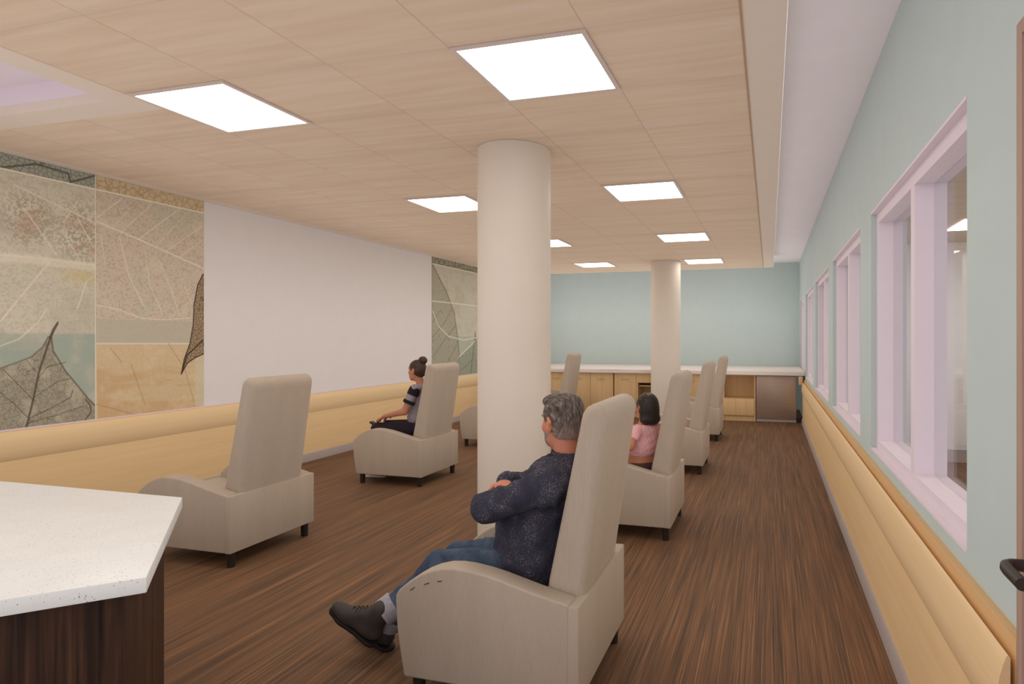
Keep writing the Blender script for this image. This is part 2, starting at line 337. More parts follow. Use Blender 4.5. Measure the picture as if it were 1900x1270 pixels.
# wainscot, crash rails, baseboards
def wains(side):
    s = 1 if side == 'right' else -1
    X = XR if s > 0 else XL
    y0, y1 = (1.697, 11.2) if s > 0 else (Y0, 11.2)
    def q(d, z): return (X - s * d, z)
    strip = prism('trim_4' if s > 0 else 'trim_7', ([q(0, .5), q(0, .766), q(.024, .766), q(.025, .764), q(.025, .5)] if s > 0 else [q(0, .62), q(0, .812), q(.038, .812), q(.04, .80), q(.04, .62)]), 'y', y0, y1, M['strip_wood'])
    struct(strip)
    p = prism('trim_5' if s > 0 else 'trim_8', [q(.0, .1), q(.0, .60), q(.05, .60), q(.052, .54), q(.05, .1)], 'y', y0, y1, M['panel_wood']); struct(p)
    prof = [(.050, .515), (.056, .530), (.063, .555), (.067, .585), (.067, .615), (.064, .645), (.059, .675), (.052, .703), (.045, .724), (.041, .728), (.036, .722), (.036, .56)]
    if s < 0: prof = [(.050, .590), (.058, .605), (.068, .635), (.074, .67), (.075, .71), (.071, .75), (.062, .785), (.052, .803), (.044, .810), (.040, .808), (.040, .60)]
    r = prism('trim_6' if s > 0 else 'trim_9', [q(*p) for p in prof], 'y', y0 + (.0 if s < 0 else .004), y1 + .01, M['rail_wood'], smooth=50); struct(r)
    bb = prism('baseboard_right' if s > 0 else 'baseboard_left', [q(0, 0), q(0, .1), q(.056, .1), q(.062, .09), q(.064, 0)], 'y', y0, y1 + .02, M['baseboard']); struct(bb)
wains('right'); wains('left')
struct(box('trim_11', .488, .56, 11.205, 11.25, .68, .83, M['strip_wood'], bev=.018, seg=3))
struct(box('trim_10', XL, XL + .03, Y0, 11.2, .812, .822, M['lilac_lit_white']))

# windows
def window(i, y0, y1):
    fx0, fx1, fw = 0.632, 0.765, 0.072
    root = empty('window_%d' % i, (0.7, (y0 + y1) / 2, SILL)); struct(root)
    def ch(o): o.parent = root; o.matrix_parent_inverse = Matrix.Translation(-root.location); return o
    ym = y1 - (4.07 - 3.09) * (y1 - y0) / 1.897
    g = .0
    L = [(fx0, fx1, y0 + g, y0 + fw, SILL + .012, HEAD - .012), (fx0, fx1, y1 - fw, y1 - g, SILL + .012, HEAD - .012),
         (fx0, fx1, y0 + fw, y1 - fw, HEAD - .072, HEAD - .012), (fx0, fx1, y0 + fw, y1 - fw, SILL + .012, SILL + .062)]
    ch(boxes('window_frame', L, M['lilac_lit_white']))
    ch(box('mullion', fx0, fx1, ym - .037, ym + .037, SILL + .062, HEAD - .072, M['lilac_lit_white']))
    ch(box('window_sill', XR - .002, fx1, y0 + .001, y1 - .001, SILL, SILL + .012, M['lilac_lit_white']))
    ch(box('window_head', XR - .002, fx1, y0 + .001, y1 - .001, HEAD - .012, HEAD, M['lilac_lit_white']))
    for a, b_ in ((y0 + fw, ym - .037), (ym + .037, y1 - fw)):
        ch(box('glass_pane', .712, .718, a, b_, SILL + .062, HEAD - .072, M['glass']))
for i, (a, b_) in enumerate(WIN): window(i + 1, a, b_)

# door in the right wall
dr = struct(empty('door_1', (0.62, 1.2, 0)))
def chd(o): o.parent = dr; o.matrix_parent_inverse = Matrix.Translation(-dr.location); return o
chd(boxes('door_frame', [(.573, .80, 1.66, 1.692, 0, 2.256), (.573, .80, .66, .70, 0, 2.256), (.573, .80, .70, 1.66, 2.22, 2.256)], M['casing'], bev=.002))
chd(box('door_leaf', XR - .018, .64, .703, 1.657, .008, 2.217, M['door_brown'], bev=.002))
bm = bmesh.new()
R_ = .0135
tube(bm, [(.592, 1.545, 1.0), (.53, 1.545, 1.0), (.512, 1.543, 1.0), (.502, 1.535, 1.0), (.497, 1.52, 1.0), (.495, 1.50, 1.0), (.494, 1.425, 1.0)], R_, 20)
tube(bm, [(.592, 1.545, 1.0), (.583, 1.545, 1.0)], .026, 24)
h = chd(bm_obj('door_handle', bm, M['handle_black'], smooth=40))

# corridor beyond the windows
struct(box('wall_corridor', 4.5, 4.7, Y0, YB, 0, ZG, M['white_paint']))
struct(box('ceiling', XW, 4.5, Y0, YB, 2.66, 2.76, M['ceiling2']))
struct(box('wall_partition', XW + .02, 4.5, 8.3, 8.4, 0, 2.66, M['white_paint']))
struct(box('baseboard_partition', XW + .02, 4.5, 8.28, 8.3, 0, .15, M['baseboard']))

# columns
def column(y, label):
    o = cyl('column', (0, 0), .2655, .2655, 0, ZC - .002, M['column'], n=96); o.location = (-1.80, y, 0)
    tag(o, label, 'column', 'round white columns')
column(4.15, 'large cream round column standing behind the man in the navy sweater')
column(10.92, 'farther and thinner-looking cream round column near the back cabinets')

# ceiling lights
def light_proto():
    r = empty('ceiling_light', (0, 0, 0)); r['category'] = 'ceiling light'
    o_, i_ = .334, .311
    bm = bmesh.new()
    for b_ in ((-o_, -i_, -o_, o_), (i_, o_, -o_, o_), (-i_, i_, -o_, -i_), (-i_, i_, i_, o_)): add_box(bm, *b_, -.010, -.001)
    bm_obj('light_frame', bm, M['frame_metal'], r)
    box('diffuser', -i_, i_, -i_, i_, -.005, -.001, M['panel_light'], r)
    return r
LX = [-1.12, -3.13]
LY = [2.925, 5.615, 8.30, 10.965]
lab = {(0, 0): 'square ceiling light panel nearest the camera, largest, top centre of the view', (1, 0): 'square ceiling light panel beside the corner of the ceiling opening at left',
       (0, 1): 'square light panel just right of the top of the large column', (1, 1): 'square light panel partly hidden by the left side of the large column',
       (0, 2): 'square light panel third in the right-hand row', (1, 2): 'light panel mostly hidden behind the right side of the large column',
       (0, 3): 'farthest light panel of the right row, right of the farther column', (1, 3): 'farthest light panel of the left row, left of the farther column'}
lp = light_proto(); first = True
for i, x in enumerate(LX):
    for j, y in enumerate(LY):
        o = lp if first else dup(lp, (x, y, ZC)); first = False
        o.location = (x, y, ZC); o['label'] = lab[(i, j)]; o['group'] = 'square ceiling light panels'
for x in LX:      # unseen lamps added for their light, continuing the rows over and behind the camera
    dup(lp, (x, 0.235, ZC), 'added square ceiling light panel over the camera, outside the view'); dup(lp, (x, -2.1, ZC), 'added square ceiling light panel behind the camera, outside the view')
cl = empty('ceiling_light', (2.14, 7.0, 2.66), 'white light panel in the corridor ceiling, seen through the nearest window', 'ceiling light')
box('diffuser', -.311, .311, -.311, .311, -.012, -.002, M['corridor_light'], cl)
for y, lb in ((3.9, 'added corridor light panel out of view behind the nearest windows, middle of three'), (1.55, 'added corridor light panel out of view, beside the door'), (10.6, 'added corridor light panel out of view, beyond the corridor partition')):
    dup(cl, (2.14, y, 2.66), lb, 'added corridor light panels')  # unseen extra panels, added to brighten the corridor and the window frames
cv = empty('fill_strip', (.0721, 4.8, 2.888), 'added unseen lilac cove light strip on the outer edge of the dropped ceiling', 'cove light')  # strip added out of sight to brighten the upper ceiling
box('glow_strip', 0, .0006, -7.2, 7.2, -.008, .008, M['fill'], cv)

# ------------------------------------------------------------------ recliners
def arcpts(c, r, a0, a1, n): return [(c[0] + r * math.cos(math.radians(a0 + (a1 - a0) * i / n)), c[1] + r * math.sin(math.radians(a0 + (a1 - a0) * i / n))) for i in range(n + 1)]
def make_recliner():
    r = empty('recliner_chair', (0, 0, 0)); r['category'] = 'recliner'
    X = lambda d: -d
    prof = [(.04, .10), (.04, .477), (.12, .494), (.18, .507), (.26, .527), (.33, .545), (.40, .559), (.47, .568), (.53, .570), (.58, .565), (.63, .551), (.68, .529), (.72, .505), (.755, .478),
            (.782, .455), (.795, .435), (.797, .41), (.790, .30), (.775, .20), (.757, .10)]
    pr = [(X(d), z) for d, z in prof]
    prism('arm', pr, 'y', 0, .10, M['fabric'], r, bev=.009, seg=3)
    prism('arm', pr, 'y', .66, .76, M['fabric'], r, bev=.009, seg=3)
    box('back_panel', -.045, 0, 0, .76, .10, .472, M['fabric'], r, bev=.006, seg=2)
    box('seat_cushion', -.80, -.10, .102, .658, .27, .42, M['fabric'], r, bev=.03, seg=4)
    box('front_panel', -.76, -.73, .101, .659, .105, .28, M['fabric'], r, bev=.008, seg=2)
    bp = [(.01, .40), (.007, .467), (-.078, 1.14)] + arcpts((-.028, 1.183), .055, 160, 20, 10)[::1]
    bp = [(.048, .40), (.009, .467)]
    # outline in (d, z): up the back face, round over the top, down the front face
    top = [(-.085 + .0, 1.15), (-.088, 1.18), (-.082, 1.205), (-.066, 1.226), (-.043, 1.237), (-.018, 1.236), (.004, 1.224), (.020, 1.203), (.028, 1.175), (.034, 1.14)]
    front = [(.165, .52), (.178, .44), (.178, .40)]
    pts = [(.022, .40), (.016, .467)] + top + front
    prism('backrest', [(X(d), z) for d, z in pts], 'y', .102, .658, M['fabric'], r, bev=.040, seg=5, smooth=60)
    for d, y in ((.045, .05), (.045, .71), (.715, .05), (.715, .71)):
        cyl('leg', (X(d), y), .024, .027, 0, .103, M['leg'], r, n=20)
    return r
CH = [(-3.36, 3.17, 'empty beige recliner behind the stone-topped counter at left'),
      (-3.36, 5.42, 'beige recliner holding the woman with a hair bun'),
      (-3.36, 7.68, 'empty beige recliner cut off by the left side of the large column'),
      (-3.36, 9.93, 'empty beige recliner seen just above the grey-haired man, by the back cabinets'),
      (-.70, 2.22, 'large beige recliner nearest the camera holding the man in the navy sweater'),
      (-.70, 4.465, 'beige recliner holding the woman in the pink top'),
      (-.70, 6.74, 'empty beige recliner directly behind the pink-topped woman, third in the right row'),
      (-.70, 8.99, 'farthest empty beige recliner of the right row')]
rp = make_recliner()
for i, (x, y, lb) in enumerate(CH):
    o = rp if i == 0 else dup(rp, (x, y, 0)); o.location = (x, y, 0); o['label'] = lb; o['group'] = 'beige recliners in two rows'
    if i == 4: man_chair = o
# dark stitches showing on the front of both arms of the nearest recliner
for yy in (.0, .66):
    for (d0, z0, d1, z1) in ((.725, .462, .705, .476), (.66, .492, .638, .502), (.60, .511, .58, .515)):
        a = Vector((-d0, yy - .0015, z0)); b_ = Vector((-d1, yy - .0015, z1)); bm = bmesh.new(); tube(bm, [a, b_], .0016, 6); bm_obj('stitch', bm, M['stitch'], man_chair)['label'] = 'dark thread stitch'

# ------------------------------------------------------------------ foreground counter
cq = lambda L: [(x, y) for x, y in L]
top = [(-2.127, 1.797), (-1.502, 1.172), (-2.9, -.226), (-4.6, -.226), (-4.6, 1.797)]
ct = prism('countertop', top, 'z', .862, .902, M['quartz'], bev=.003, seg=2)
tag(ct, 'white speckled quartz countertop with clipped corner at lower left', 'countertop')
s_ = .055
base = [(-2.14, 1.735), (-1.575, 1.172), (-2.93, -.18), (-4.55, -.18), (-4.55, 1.735)]
tag(prism('counter_base', base, 'z', 0, .861, M['dark_wood'], smooth=20), 'dark walnut counter base under the speckled quartz top', 'counter')

# ------------------------------------------------------------------ back cabinets
YC = 11.35
def unit(x0, x1, doors, label, name='base_cabinet'):
    r = empty(name, ((x0 + x1) / 2, YC + .3, 0), label, 'cabinet', 'maple base cabinets along the back')
    def ch(o, p=r):
        o.parent = p; o.matrix_parent_inverse = Matrix.Translation(-r.location); return o
    ch(box('carcass', x0, x1, YC + .02, YC + 1.0, .10, .84, M['cab_wood']))
    ch(box('toe_kick', x0, x1, YC + .045, YC + .9, 0, .10, M['cab_wood']))
    n = len(doors) - 1
    for k in range(n):
        a, b_ = doors[k] + .004, doors[k + 1] - .004
        d = ch(box('door', a, b_, YC, YC + .019, .105, .832, M['cab_wood'], bev=.002))
        c = (a + b_) / 2; bm = bmesh.new()
        tube(bm, [(c - .07, YC - .028, .722), (c + .07, YC - .028, .722)], .006, 8)
        for s in (-.05, .05): tube(bm, [(c + s, YC - .028, .722), (c + s, YC, .722)], .004, 8)
        hd = bm_obj('handle', bm, M['strip_wood'], smooth=40); hd.parent = d
        hd['label'] = 'slim bar pull'
    return r
unit(-4.735, -3.81, [-4.735, -4.272, -3.81], 'maple base cabinet behind the far-left recliner, left of the middle cabinet')
unit(-3.80, -2.885, [-3.80, -3.342, -2.885], 'two-door maple base cabinet above the grey-haired man')
unit(-2.865, -2.43, [-2.865, -2.43], 'single-door maple base cabinet left of the open niche')
unit(-1.58, -.83, [-1.58, -1.205, -.83], 'maple base cabinet just right of the farther column, behind recliners')
# open niche unit beside the column
r = empty('open_cabinet', (-2.0, YC + .3, 0), 'open maple niche cabinet left of the farther column, above the dark-haired woman', 'cabinet')
def chn(o): o.parent = r; o.matrix_parent_inverse = Matrix.Translation(-r.location); return o
chn(boxes('carcass', [(-2.43, -1.585, YC + .02, YC + .06, .66, .84), (-2.43, -2.40, YC, YC + .6, 0, .66), (-1.61, -1.585, YC, YC + .6, 0, .66), (-2.40, -1.61, YC + .55, YC + .58, 0, .84)], M['cab_wood']))
chn(box('fascia', -2.43, -1.585, YC, YC + .02, .66, .832, M['cab_wood']))
chn(box('shelf', -2.39, -1.62, YC + .08, YC + .55, .585, .605, M['cab_wood']))
# cabinet with open upper bay and a drawer below
r = empty('open_cabinet', (-.54, YC + .3, 0), 'maple cabinet with an open upper bay, left of the metal fridge', 'cabinet')
chn(boxes('carcass', [(-.265, -.245, YC, YC + .95, 0, .84), (-.825, -.80, YC, YC + .95, 0, .84), (-.80, -.265, YC + .42, YC + .45, 0, .84), (-.80, -.265, YC + .02, YC + .42, .39, .41), (-.80, -.265, YC + .03, YC + .05, 0, .10)], M['cab_wood']))
chn(box('drawer', -.825, -.268, YC - .012, YC + .02, .105, .405, M['cab_wood'], bev=.003))
r = empty('undercounter_fridge', (.11, YC + .3, 0), 'bronze-coloured metal undercounter fridge at the right end of the back counter', 'refrigerator')
chn(box('fridge_body', -.235, .457, YC + .03, YC + .7, .02, .838, M['baseboard']))
chn(box('fridge_door', -.232, .452, YC, YC + .03, .055, .832, M['steel'], bev=.003))
chn(box('kick_plate', -.232, .452, YC + .01, YC + .03, .005, .052, M['baseboard']))
tag(box('countertop', XL + .02, .595, YC - .09, YB - .005, .841, .911, M['marble'], bev=.004), 'long cream stone countertop running along the back wall', 'countertop')

# ------------------------------------------------------------------ wall murals: printed leaf collage, painted per vertex
rs = np.random.RandomState(4)
def vnoise(x, y, seed):
    r = np.random.RandomState(seed); T = r.rand(256, 256).astype(np.float32)
    xi = np.floor(x).astype(int); yi = np.floor(y).astype(int); fx = x - xi; fy = y - yi
    fx = fx * fx * (3 - 2 * fx); fy = fy * fy * (3 - 2 * fy)
    g = lambda a, b_: T[a % 256, b_ % 256]
    return (g(xi, yi) * (1 - fx) + g(xi + 1, yi) * fx) * (1 - fy) + (g(xi, yi + 1) * (1 - fx) + g(xi + 1, yi + 1) * fx) * fy
def fbm(x, y, seed, oct=4):
    s = 0; a = .5; t = 0
    for k in range(oct): s = s + a * vnoise(x * 2 ** k, y * 2 ** k, seed + k); t += a; a *= .55
    return s / t
def voro(x, y, seed):
    """distance to cell edge"""
    r = np.random.RandomState(seed); J = r.rand(128, 128, 2)
    xi = np.floor(x).astype(int); yi = np.floor(y).astype(int)
    d1 = np.full(x.shape, 9.0); d2 = np.full(x.shape, 9.0)
    for a in (-1, 0, 1):
        for b_ in (-1, 0, 1):
            jx = J[(xi + a) % 128, (yi + b_) % 128]; dx = xi + a + jx[..., 0] - x; dy = yi + b_ + jx[..., 1] - y
            d = np.sqrt(dx * dx + dy * dy); n1 = np.minimum(d1, d); d2 = np.minimum(np.maximum(d1, d), d2); d1 = n1
    return d2 - d1
def seg_d(U, V, pts):
    d = np.full(U.shape, 1e9)
    for (a, b_), (c, e) in zip(pts[:-1], pts[1:]):
        vx, vy = c - a, e - b_; t = np.clip(((U - a) * vx + (V - b_) * vy) / (vx * vx + vy * vy), 0, 1)
        d = np.minimum(d, np.hypot(U - a - t * vx, V - b_ - t * vy))
    return d
def inpoly(U, V, P):
    ins = np.zeros(U.shape, bool); n = len(P)
    for i in range(n):
        x0, y0 = P[i]; x1, y1 = P[(i + 1) % n]
        if y0 == y1: continue
        c = ((y0 > V) != (y1 > V)) & (U < (x1 - x0) * (V - y0) / (y1 - y0) + x0); ins ^= c
    return ins
def sm(x, a, b_): t = np.clip((x - a) / (b_ - a), 0, 1); return t * t * (3 - 2 * t)
def mixc(C, c, f): return C * (1 - f[..., None]) + np.array(c)[None, None, :] * f[..., None]
def L3(r, g, b_): return (lin(r), lin(g), lin(b_))
# coordinates on the mural: a = metres along the wall from its left edge, z = height
def wallpt(u, v):      # photo measurement -> (y, z) on the left wall
    f, c, s = F_PX, math.cos(YAW), math.sin(YAW)
    dx = (u - CX) / f * c - s; dy = (u - CX) / f * s + c; t = XL / dx
    return (dy * t, 1.5 + (HOR - v) / f * t)
def mural(name, y0, y1, ny, nz, paint, label):
    z0, z1 = .822, ZC - .001
    ys = np.linspace(y0, y1, ny); zs = np.linspace(z0, z1, nz); U, V = np.meshgrid(ys, zs)
    C = np.clip(paint(U, V), 0, 1)
    co = np.stack([np.full(U.shape, .006), U - y0, V - z0], -1).reshape(-1, 3)
    # thin board: front grid plus a back and rim
    nb = len(co); back = np.array([[0, 0, 0], [0, y1 - y0, 0], [0, y1 - y0, z1 - z0], [0, 0, z1 - z0]])
    co = np.vstack([co, back]); idx = np.arange(ny * nz).reshape(nz, ny)
    q = np.stack([idx[:-1, :-1], idx[:-1, 1:], idx[1:, 1:], idx[1:, :-1]], -1).reshape(-1, 4)
    ex = [[nb, nb + 3, nb + 2, nb + 1], [nb, nb + 1, idx[0, -1], idx[0, 0]], [nb + 1, nb + 2, idx[-1, -1], idx[0, -1]], [nb + 2, nb + 3, idx[-1, 0], idx[-1, -1]], [nb + 3, nb, idx[0, 0], idx[-1, 0]]]
    q = np.vstack([q, ex]); me = bpy.data.meshes.new(name); me.from_pydata(co.tolist(), [], q.tolist())
    ca = me.color_attributes.new('print', 'FLOAT_COLOR', 'POINT')
    arr = np.ones((len(co), 4), np.float32); arr[:nb, :3] = C.reshape(-1, 3); arr[nb:, :3] = C[0, 0]; ca.data.foreach_set('color', arr.ravel())
    o = link(name, me, M['print']); o.location = (XL, y0, z0)
    tag(o, label, 'mural', 'leaf print wall murals'); return o
m, nt, b = new_mat('printed_mural', 0.7, 0.2); M['print'] = m
a_ = N(nt, 'ShaderNodeVertexColor', layer_name='print'); nt.links.new(a_.outputs[0], b.inputs['Base Color'])
BEI = L3(208, 200, 180); GRN = L3(176, 184, 168); TEA = L3(163, 172, 158); DRK = L3(92, 82, 72); PAL = L3(232, 222, 200); TAN = L3(210, 186, 148); PNK = L3(206, 190, 170); GRY = L3(190, 184, 166)
def za(a, b_): return wallpt(a / 2.31, 270 + b_ / 2.31)
def zb(a, b_): return wallpt(780 + a / 2.886, 460 + b_ / 2.886)
def net(U, V, seed, s): return 1 - sm(voro(U * s, V * s, seed), .03, .22)
def speck(U, V, seed): return fbm(U * 70, V * 70, seed, 2)
def paint1(U, V):
    C = np.zeros(U.shape + (3,)) + np.array(BEI)
    C = mixc(C, GRY, sm(fbm(U * 3, V * 3, 1), .45, .7) * .7)
    n = fbm(U * 9, V * 9, 7); s = speck(U, V, 11)
    for (a, b0, ru, rv) in ((120, 320, .16, .20), (350, 380, .2, .24)):
        cy_, cz_ = za(a, b0); m_ = np.exp(-(((U - cy_) / ru) ** 2 + ((V - cz_) / rv) ** 2) ** 2)
        C = mixc(C, L3(150, 138, 116), m_ * sm(s, .42, .62) * .9); C = mixc(C, L3(188, 150, 128), m_ * sm(n, .5, .7) * .5)
    C = mixc(C, L3(184, 174, 152), sm(s, .45, .7) * .5); C = mixc(C, L3(150, 140, 120), net(U, V, 12, 75) * sm(n, .35, .6) * .3)
    zt = za(0, 805)[1]
    C = mixc(C, TEA, sm(-V, -zt - .01, -zt + .01) * (.55 + .45 * sm(n, .3, .7)))
    for L_ in ([(0, 470), (150, 482), (405, 515)], [(0, 860), (80, 830), (160, 760), (200, 700)], [(0, 755), (110, 620), (210, 500)], [(330, 700), (370, 580), (405, 560)], [(60, 170), (400, 330)], [(100, 270), (240, 470)], [(270, 380), (340, 490)], [(330, 310), (400, 440)], [(270, 330), (330, 240)]):
        d = seg_d(U, V, [za(*p) for p in L_]); C = mixc(C, PAL, (1 - sm(d, .002, .009)) * .55)
    d = seg_d(U, V, [za(*p) for p in [(0, 478), (150, 490), (405, 523)]]); C = mixc(C, PAL, (1 - sm(d, .02, .05)) * .5)
    C = mixc(C, L3(206, 186, 128), np.exp(-(((U - za(350, 560)[0]) / .14) ** 2 + ((V - za(350, 560)[1]) / .06) ** 2)) * .6)
    leaf = [za(*p) for p in [(245, 765), (218, 820), (225, 880), (280, 970), (330, 1030), (375, 1085), (440, 1150), (440, 1300), (-200, 1330), (-200, 1010), (-60, 985), (0, 955), (60, 935), (130, 908), (180, 865), (205, 820)]]
    I = inpoly(U, V, leaf).astype(float)
    C = mixc(C, L3(168, 160, 138), I * .9); C = mixc(C, L3(92, 82, 70), I * net(U, V, 21, 60) * .6); C = mixc(C, L3(120, 112, 98), I * net(U, V, 22, 22) * .45)
    C = mixc(C, L3(205, 196, 172), I * sm(n, .5, .75) * .4)
    d = seg_d(U, V, leaf[0:7] + []); C = mixc(C, DRK, (1 - sm(d, .003, .009)) * .75)
    d = seg_d(U, V, leaf[11:]); C = mixc(C, DRK, (1 - sm(d, .003, .009)) * .6)
    for L_, w in (([(215, 820), (165, 970), (140, 1090), (108, 1220)], .012), ([(245, 760), (225, 790), (213, 825)], .012), ([(160, 1000), (200, 950), (280, 930)], .004), ([(145, 1080), (250, 1010), (300, 1000)], .004), ([(125, 1170), (210, 1130), (300, 1080), (310, 1050)], .005), ([(120, 1190), (230, 1160), (350, 1120)], .004),
                  ([(150, 1100), (100, 1050), (40, 990), (10, 960)], .004), ([(160, 980), (110, 920)], .003), ([(130, 1180), (60, 1110), (0, 1060)], .004), ([(355, 1185), (388, 1145), (383, 1112), (365, 1090)], .008)):
        d = seg_d(U, V, [za(*p) for p in L_]); C = mixc(C, L3(84, 72, 58), (1 - sm(d, w * .35, w * .85)) * .85)
    # top band
    zt = 2.752; T = (V > zt).astype(float)
    C = mixc(C, L3(162, 164, 148), T); C = mixc(C, L3(82, 78, 70), T * net(U, V, 31, 30) * .6)
    for L_ in ([(0, 95), (150, 80), (290, 120), (300, 160)], [(300, 158), (405, 130)]):
        d = seg_d(U, V, [za(*p) for p in L_]); C = mixc(C, DRK, (1 - sm(d, .004, .010)) * T * .85)
    C = mixc(C, PAL, 1 - sm(np.abs(V - zt), .004, .008)); C = mixc(C, PAL, 1 - sm(np.abs(U - 3.822), .004, .009))
    return C
def paint2(U, V):
    C = np.zeros(U.shape + (3,)) + np.array(PNK); n = fbm(U * 8, V * 8, 41); s = speck(U, V, 43)
    C = mixc(C, L3(196, 190, 168), sm(fbm(U * 2.5, V * 2.5, 45), .4, .65) * .8)
    C = mixc(C, L3(172, 152, 130), sm(s, .5, .72) * .5); C = mixc(C, L3(168, 152, 132), net(U, V, 46, 70) * sm(n, .3, .6) * .3); C = mixc(C, L3(218, 202, 178), sm(n, .55, .8) * .5)
    zl = za(600, 745)[1]; z2 = za(600, 850)[1]
    C = mixc(C, L3(186, 180, 160), sm(zl - V, 0, .02) * .8)
    B = sm(z2 - V, 0, .01); C = mixc(C, TAN, B * .95); C = mixc(C, L3(200, 164, 120), B * sm(fbm(U * 1.2, V * 7, 47), .45, .6) * .7); C = mixc(C, L3(222, 204, 166), B * sm(n, .5, .75) * .4)
    C = mixc(C, L3(190, 160, 122), B * net(U, V, 48, 18) * .22)
    C = mixc(C, L3(206, 200, 172), ((U > za(835, 1000)[0]) & (V < z2)).astype(float) * .6)
    for L_, w in (([(408, 325), (620, 415), (868, 527)], .014), ([(415, 310), (525, 225)], .007), ([(480, 355), (560, 265)], .004), ([(515, 375), (650, 250)], .006), ([(590, 405), (770, 270)], .008), ([(660, 440), (790, 300)], .004), ([(710, 455), (868, 345)], .006), ([(765, 482), (868, 405)], .006),
                  ([(430, 390), (450, 520)], .005), ([(510, 390), (550, 560), (620, 700)], .007), ([(620, 455), (640, 600), (690, 710)], .006), ([(680, 490), (740, 640), (770, 735)], .006), ([(760, 530), (820, 680)], .005), ([(415, 685), (500, 702), (600, 740), (680, 748), (820, 740)], .008), ([(408, 850), (830, 850)], .014), ([(408, 870), (412, 1190)], .008)):
        d = seg_d(U, V, [za(*p) for p in L_]); C = mixc(C, PAL, (1 - sm(d, w * .3, w * .8)) * .62)
    for L_ in ([(560, 940), (620, 1110)], [(470, 870), (520, 930)], [(720, 850), (790, 960), (830, 1100)], [(410, 1110), (560, 1150)]):
        d = seg_d(U, V, [za(*p) for p in L_]); C = mixc(C, L3(168, 140, 106), (1 - sm(d, .002, .007)) * .6)
    P = [za(*p) for p in [(890, 530), (868, 552), (845, 600), (830, 680), (826, 770), (812, 850), (788, 915), (775, 980), (800, 935), (835, 910), (890, 885)]]
    I = inpoly(U, V, P).astype(float); C = mixc(C, L3(162, 140, 112), I); C = mixc(C, L3(70, 54, 42), I * net(U, V, 51, 34) * .8)
    d = seg_d(U, V, P[1:]); C = mixc(C, L3(70, 52, 38), 1 - sm(d, .003, .008)); d = seg_d(U, V, [P[7], za(800, 900), za(868, 835)]); C = mixc(C, L3(70, 52, 38), 1 - sm(d, .004, .009))
    zt = 2.752; T = (V > zt).astype(float); C = mixc(C, L3(206, 186, 150), T); C = mixc(C, L3(160, 128, 98), T * net(U, V, 55, 16) * .5); C = mixc(C, L3(180, 150, 116), T * sm(s, .5, .7) * .6)
    C = mixc(C, PAL, 1 - sm(np.abs(V - zt), .004, .008)); return C
def paint3(U, V):
    C = np.zeros(U.shape + (3,)) + np.array(L3(198, 193, 176)); n = fbm(U * 5, V * 7, 61); s = speck(U, V, 63)
    C = mixc(C, L3(178, 172, 148), sm(n, .45, .7) * .5); C = mixc(C, L3(172, 164, 140), sm(s, .5, .7) * .4)
    z2 = zb(100, 472)[1]; B = sm(z2 - V, 0, .02); C = mixc(C, L3(168, 174, 156), B * .75)
    P = [zb(*p) for p in [(62, 85), (140, 240), (180, 350), (198, 480), (210, 600), (210, 720), (40, 720), (40, 85)]]
    I = inpoly(U, V, P).astype(float); C = mixc(C, L3(166, 162, 142), I * .8); C = mixc(C, L3(104, 96, 78), I * net(U, V, 65, 26) * .4)
    d = seg_d(U, V, P[:6]); C = mixc(C, DRK, (1 - sm(d, .005, .015)) * .8)
    P2 = [zb(*p) for p in [(292, 450), (283, 520), (205, 590), (150, 680), (150, 760), (420, 760), (420, 640), (320, 560)]]
    I = inpoly(U, V, P2).astype(float); C = mixc(C, L3(156, 160, 140), I * .8); C = mixc(C, L3(88, 84, 72), I * net(U, V, 67, 26) * .5)
    for L_, w in (([(292, 450), (283, 540), (266, 690)], .014), ([(62, 480), (130, 400), (165, 330)], .007), ([(62, 590), (130, 490), (185, 420)], .007), ([(62, 400), (110, 330)], .006), ([(140, 620), (195, 520)], .007), ([(215, 660), (275, 600)], .006), ([(300, 640), (280, 560)], .006)):
        d = seg_d(U, V, [zb(*p) for p in L_]); C = mixc(C, DRK, (1 - sm(d, w * .5, w)) * .8)
    for L_ in ([(62, 285), (305, 312), (500, 335)], [(65, 340), (95, 420), (150, 475), (230, 495), (330, 475)], [(205, 585), (290, 500)]):
        d = seg_d(U, V, [zb(*p) for p in L_]); C = mixc(C, PAL, (1 - sm(d, .005, .014)) * .75)
    zt = 2.752; T = (V > zt).astype(float); C = mixc(C, L3(156, 152, 130), T); C = mixc(C, L3(74, 70, 60), T * net(U, V, 69, 10) * .7)
    C = mixc(C, PAL, 1 - sm(np.abs(V - zt), .006, .010)); return C
mural('wall_mural', 2.80, 3.822, 300, 620, paint1, 'leftmost wall mural with a dark pointed leaf over grey green and beige')
mural('wall_mural', 3.823, 4.841, 300, 620, paint2, 'wall mural with pale leaf veins over tan, left of the bare white wall')
mural('wall_mural', 9.137, 11.6, 300, 260, paint3, 'far wall mural beside the large column, grey green skeleton leaves')

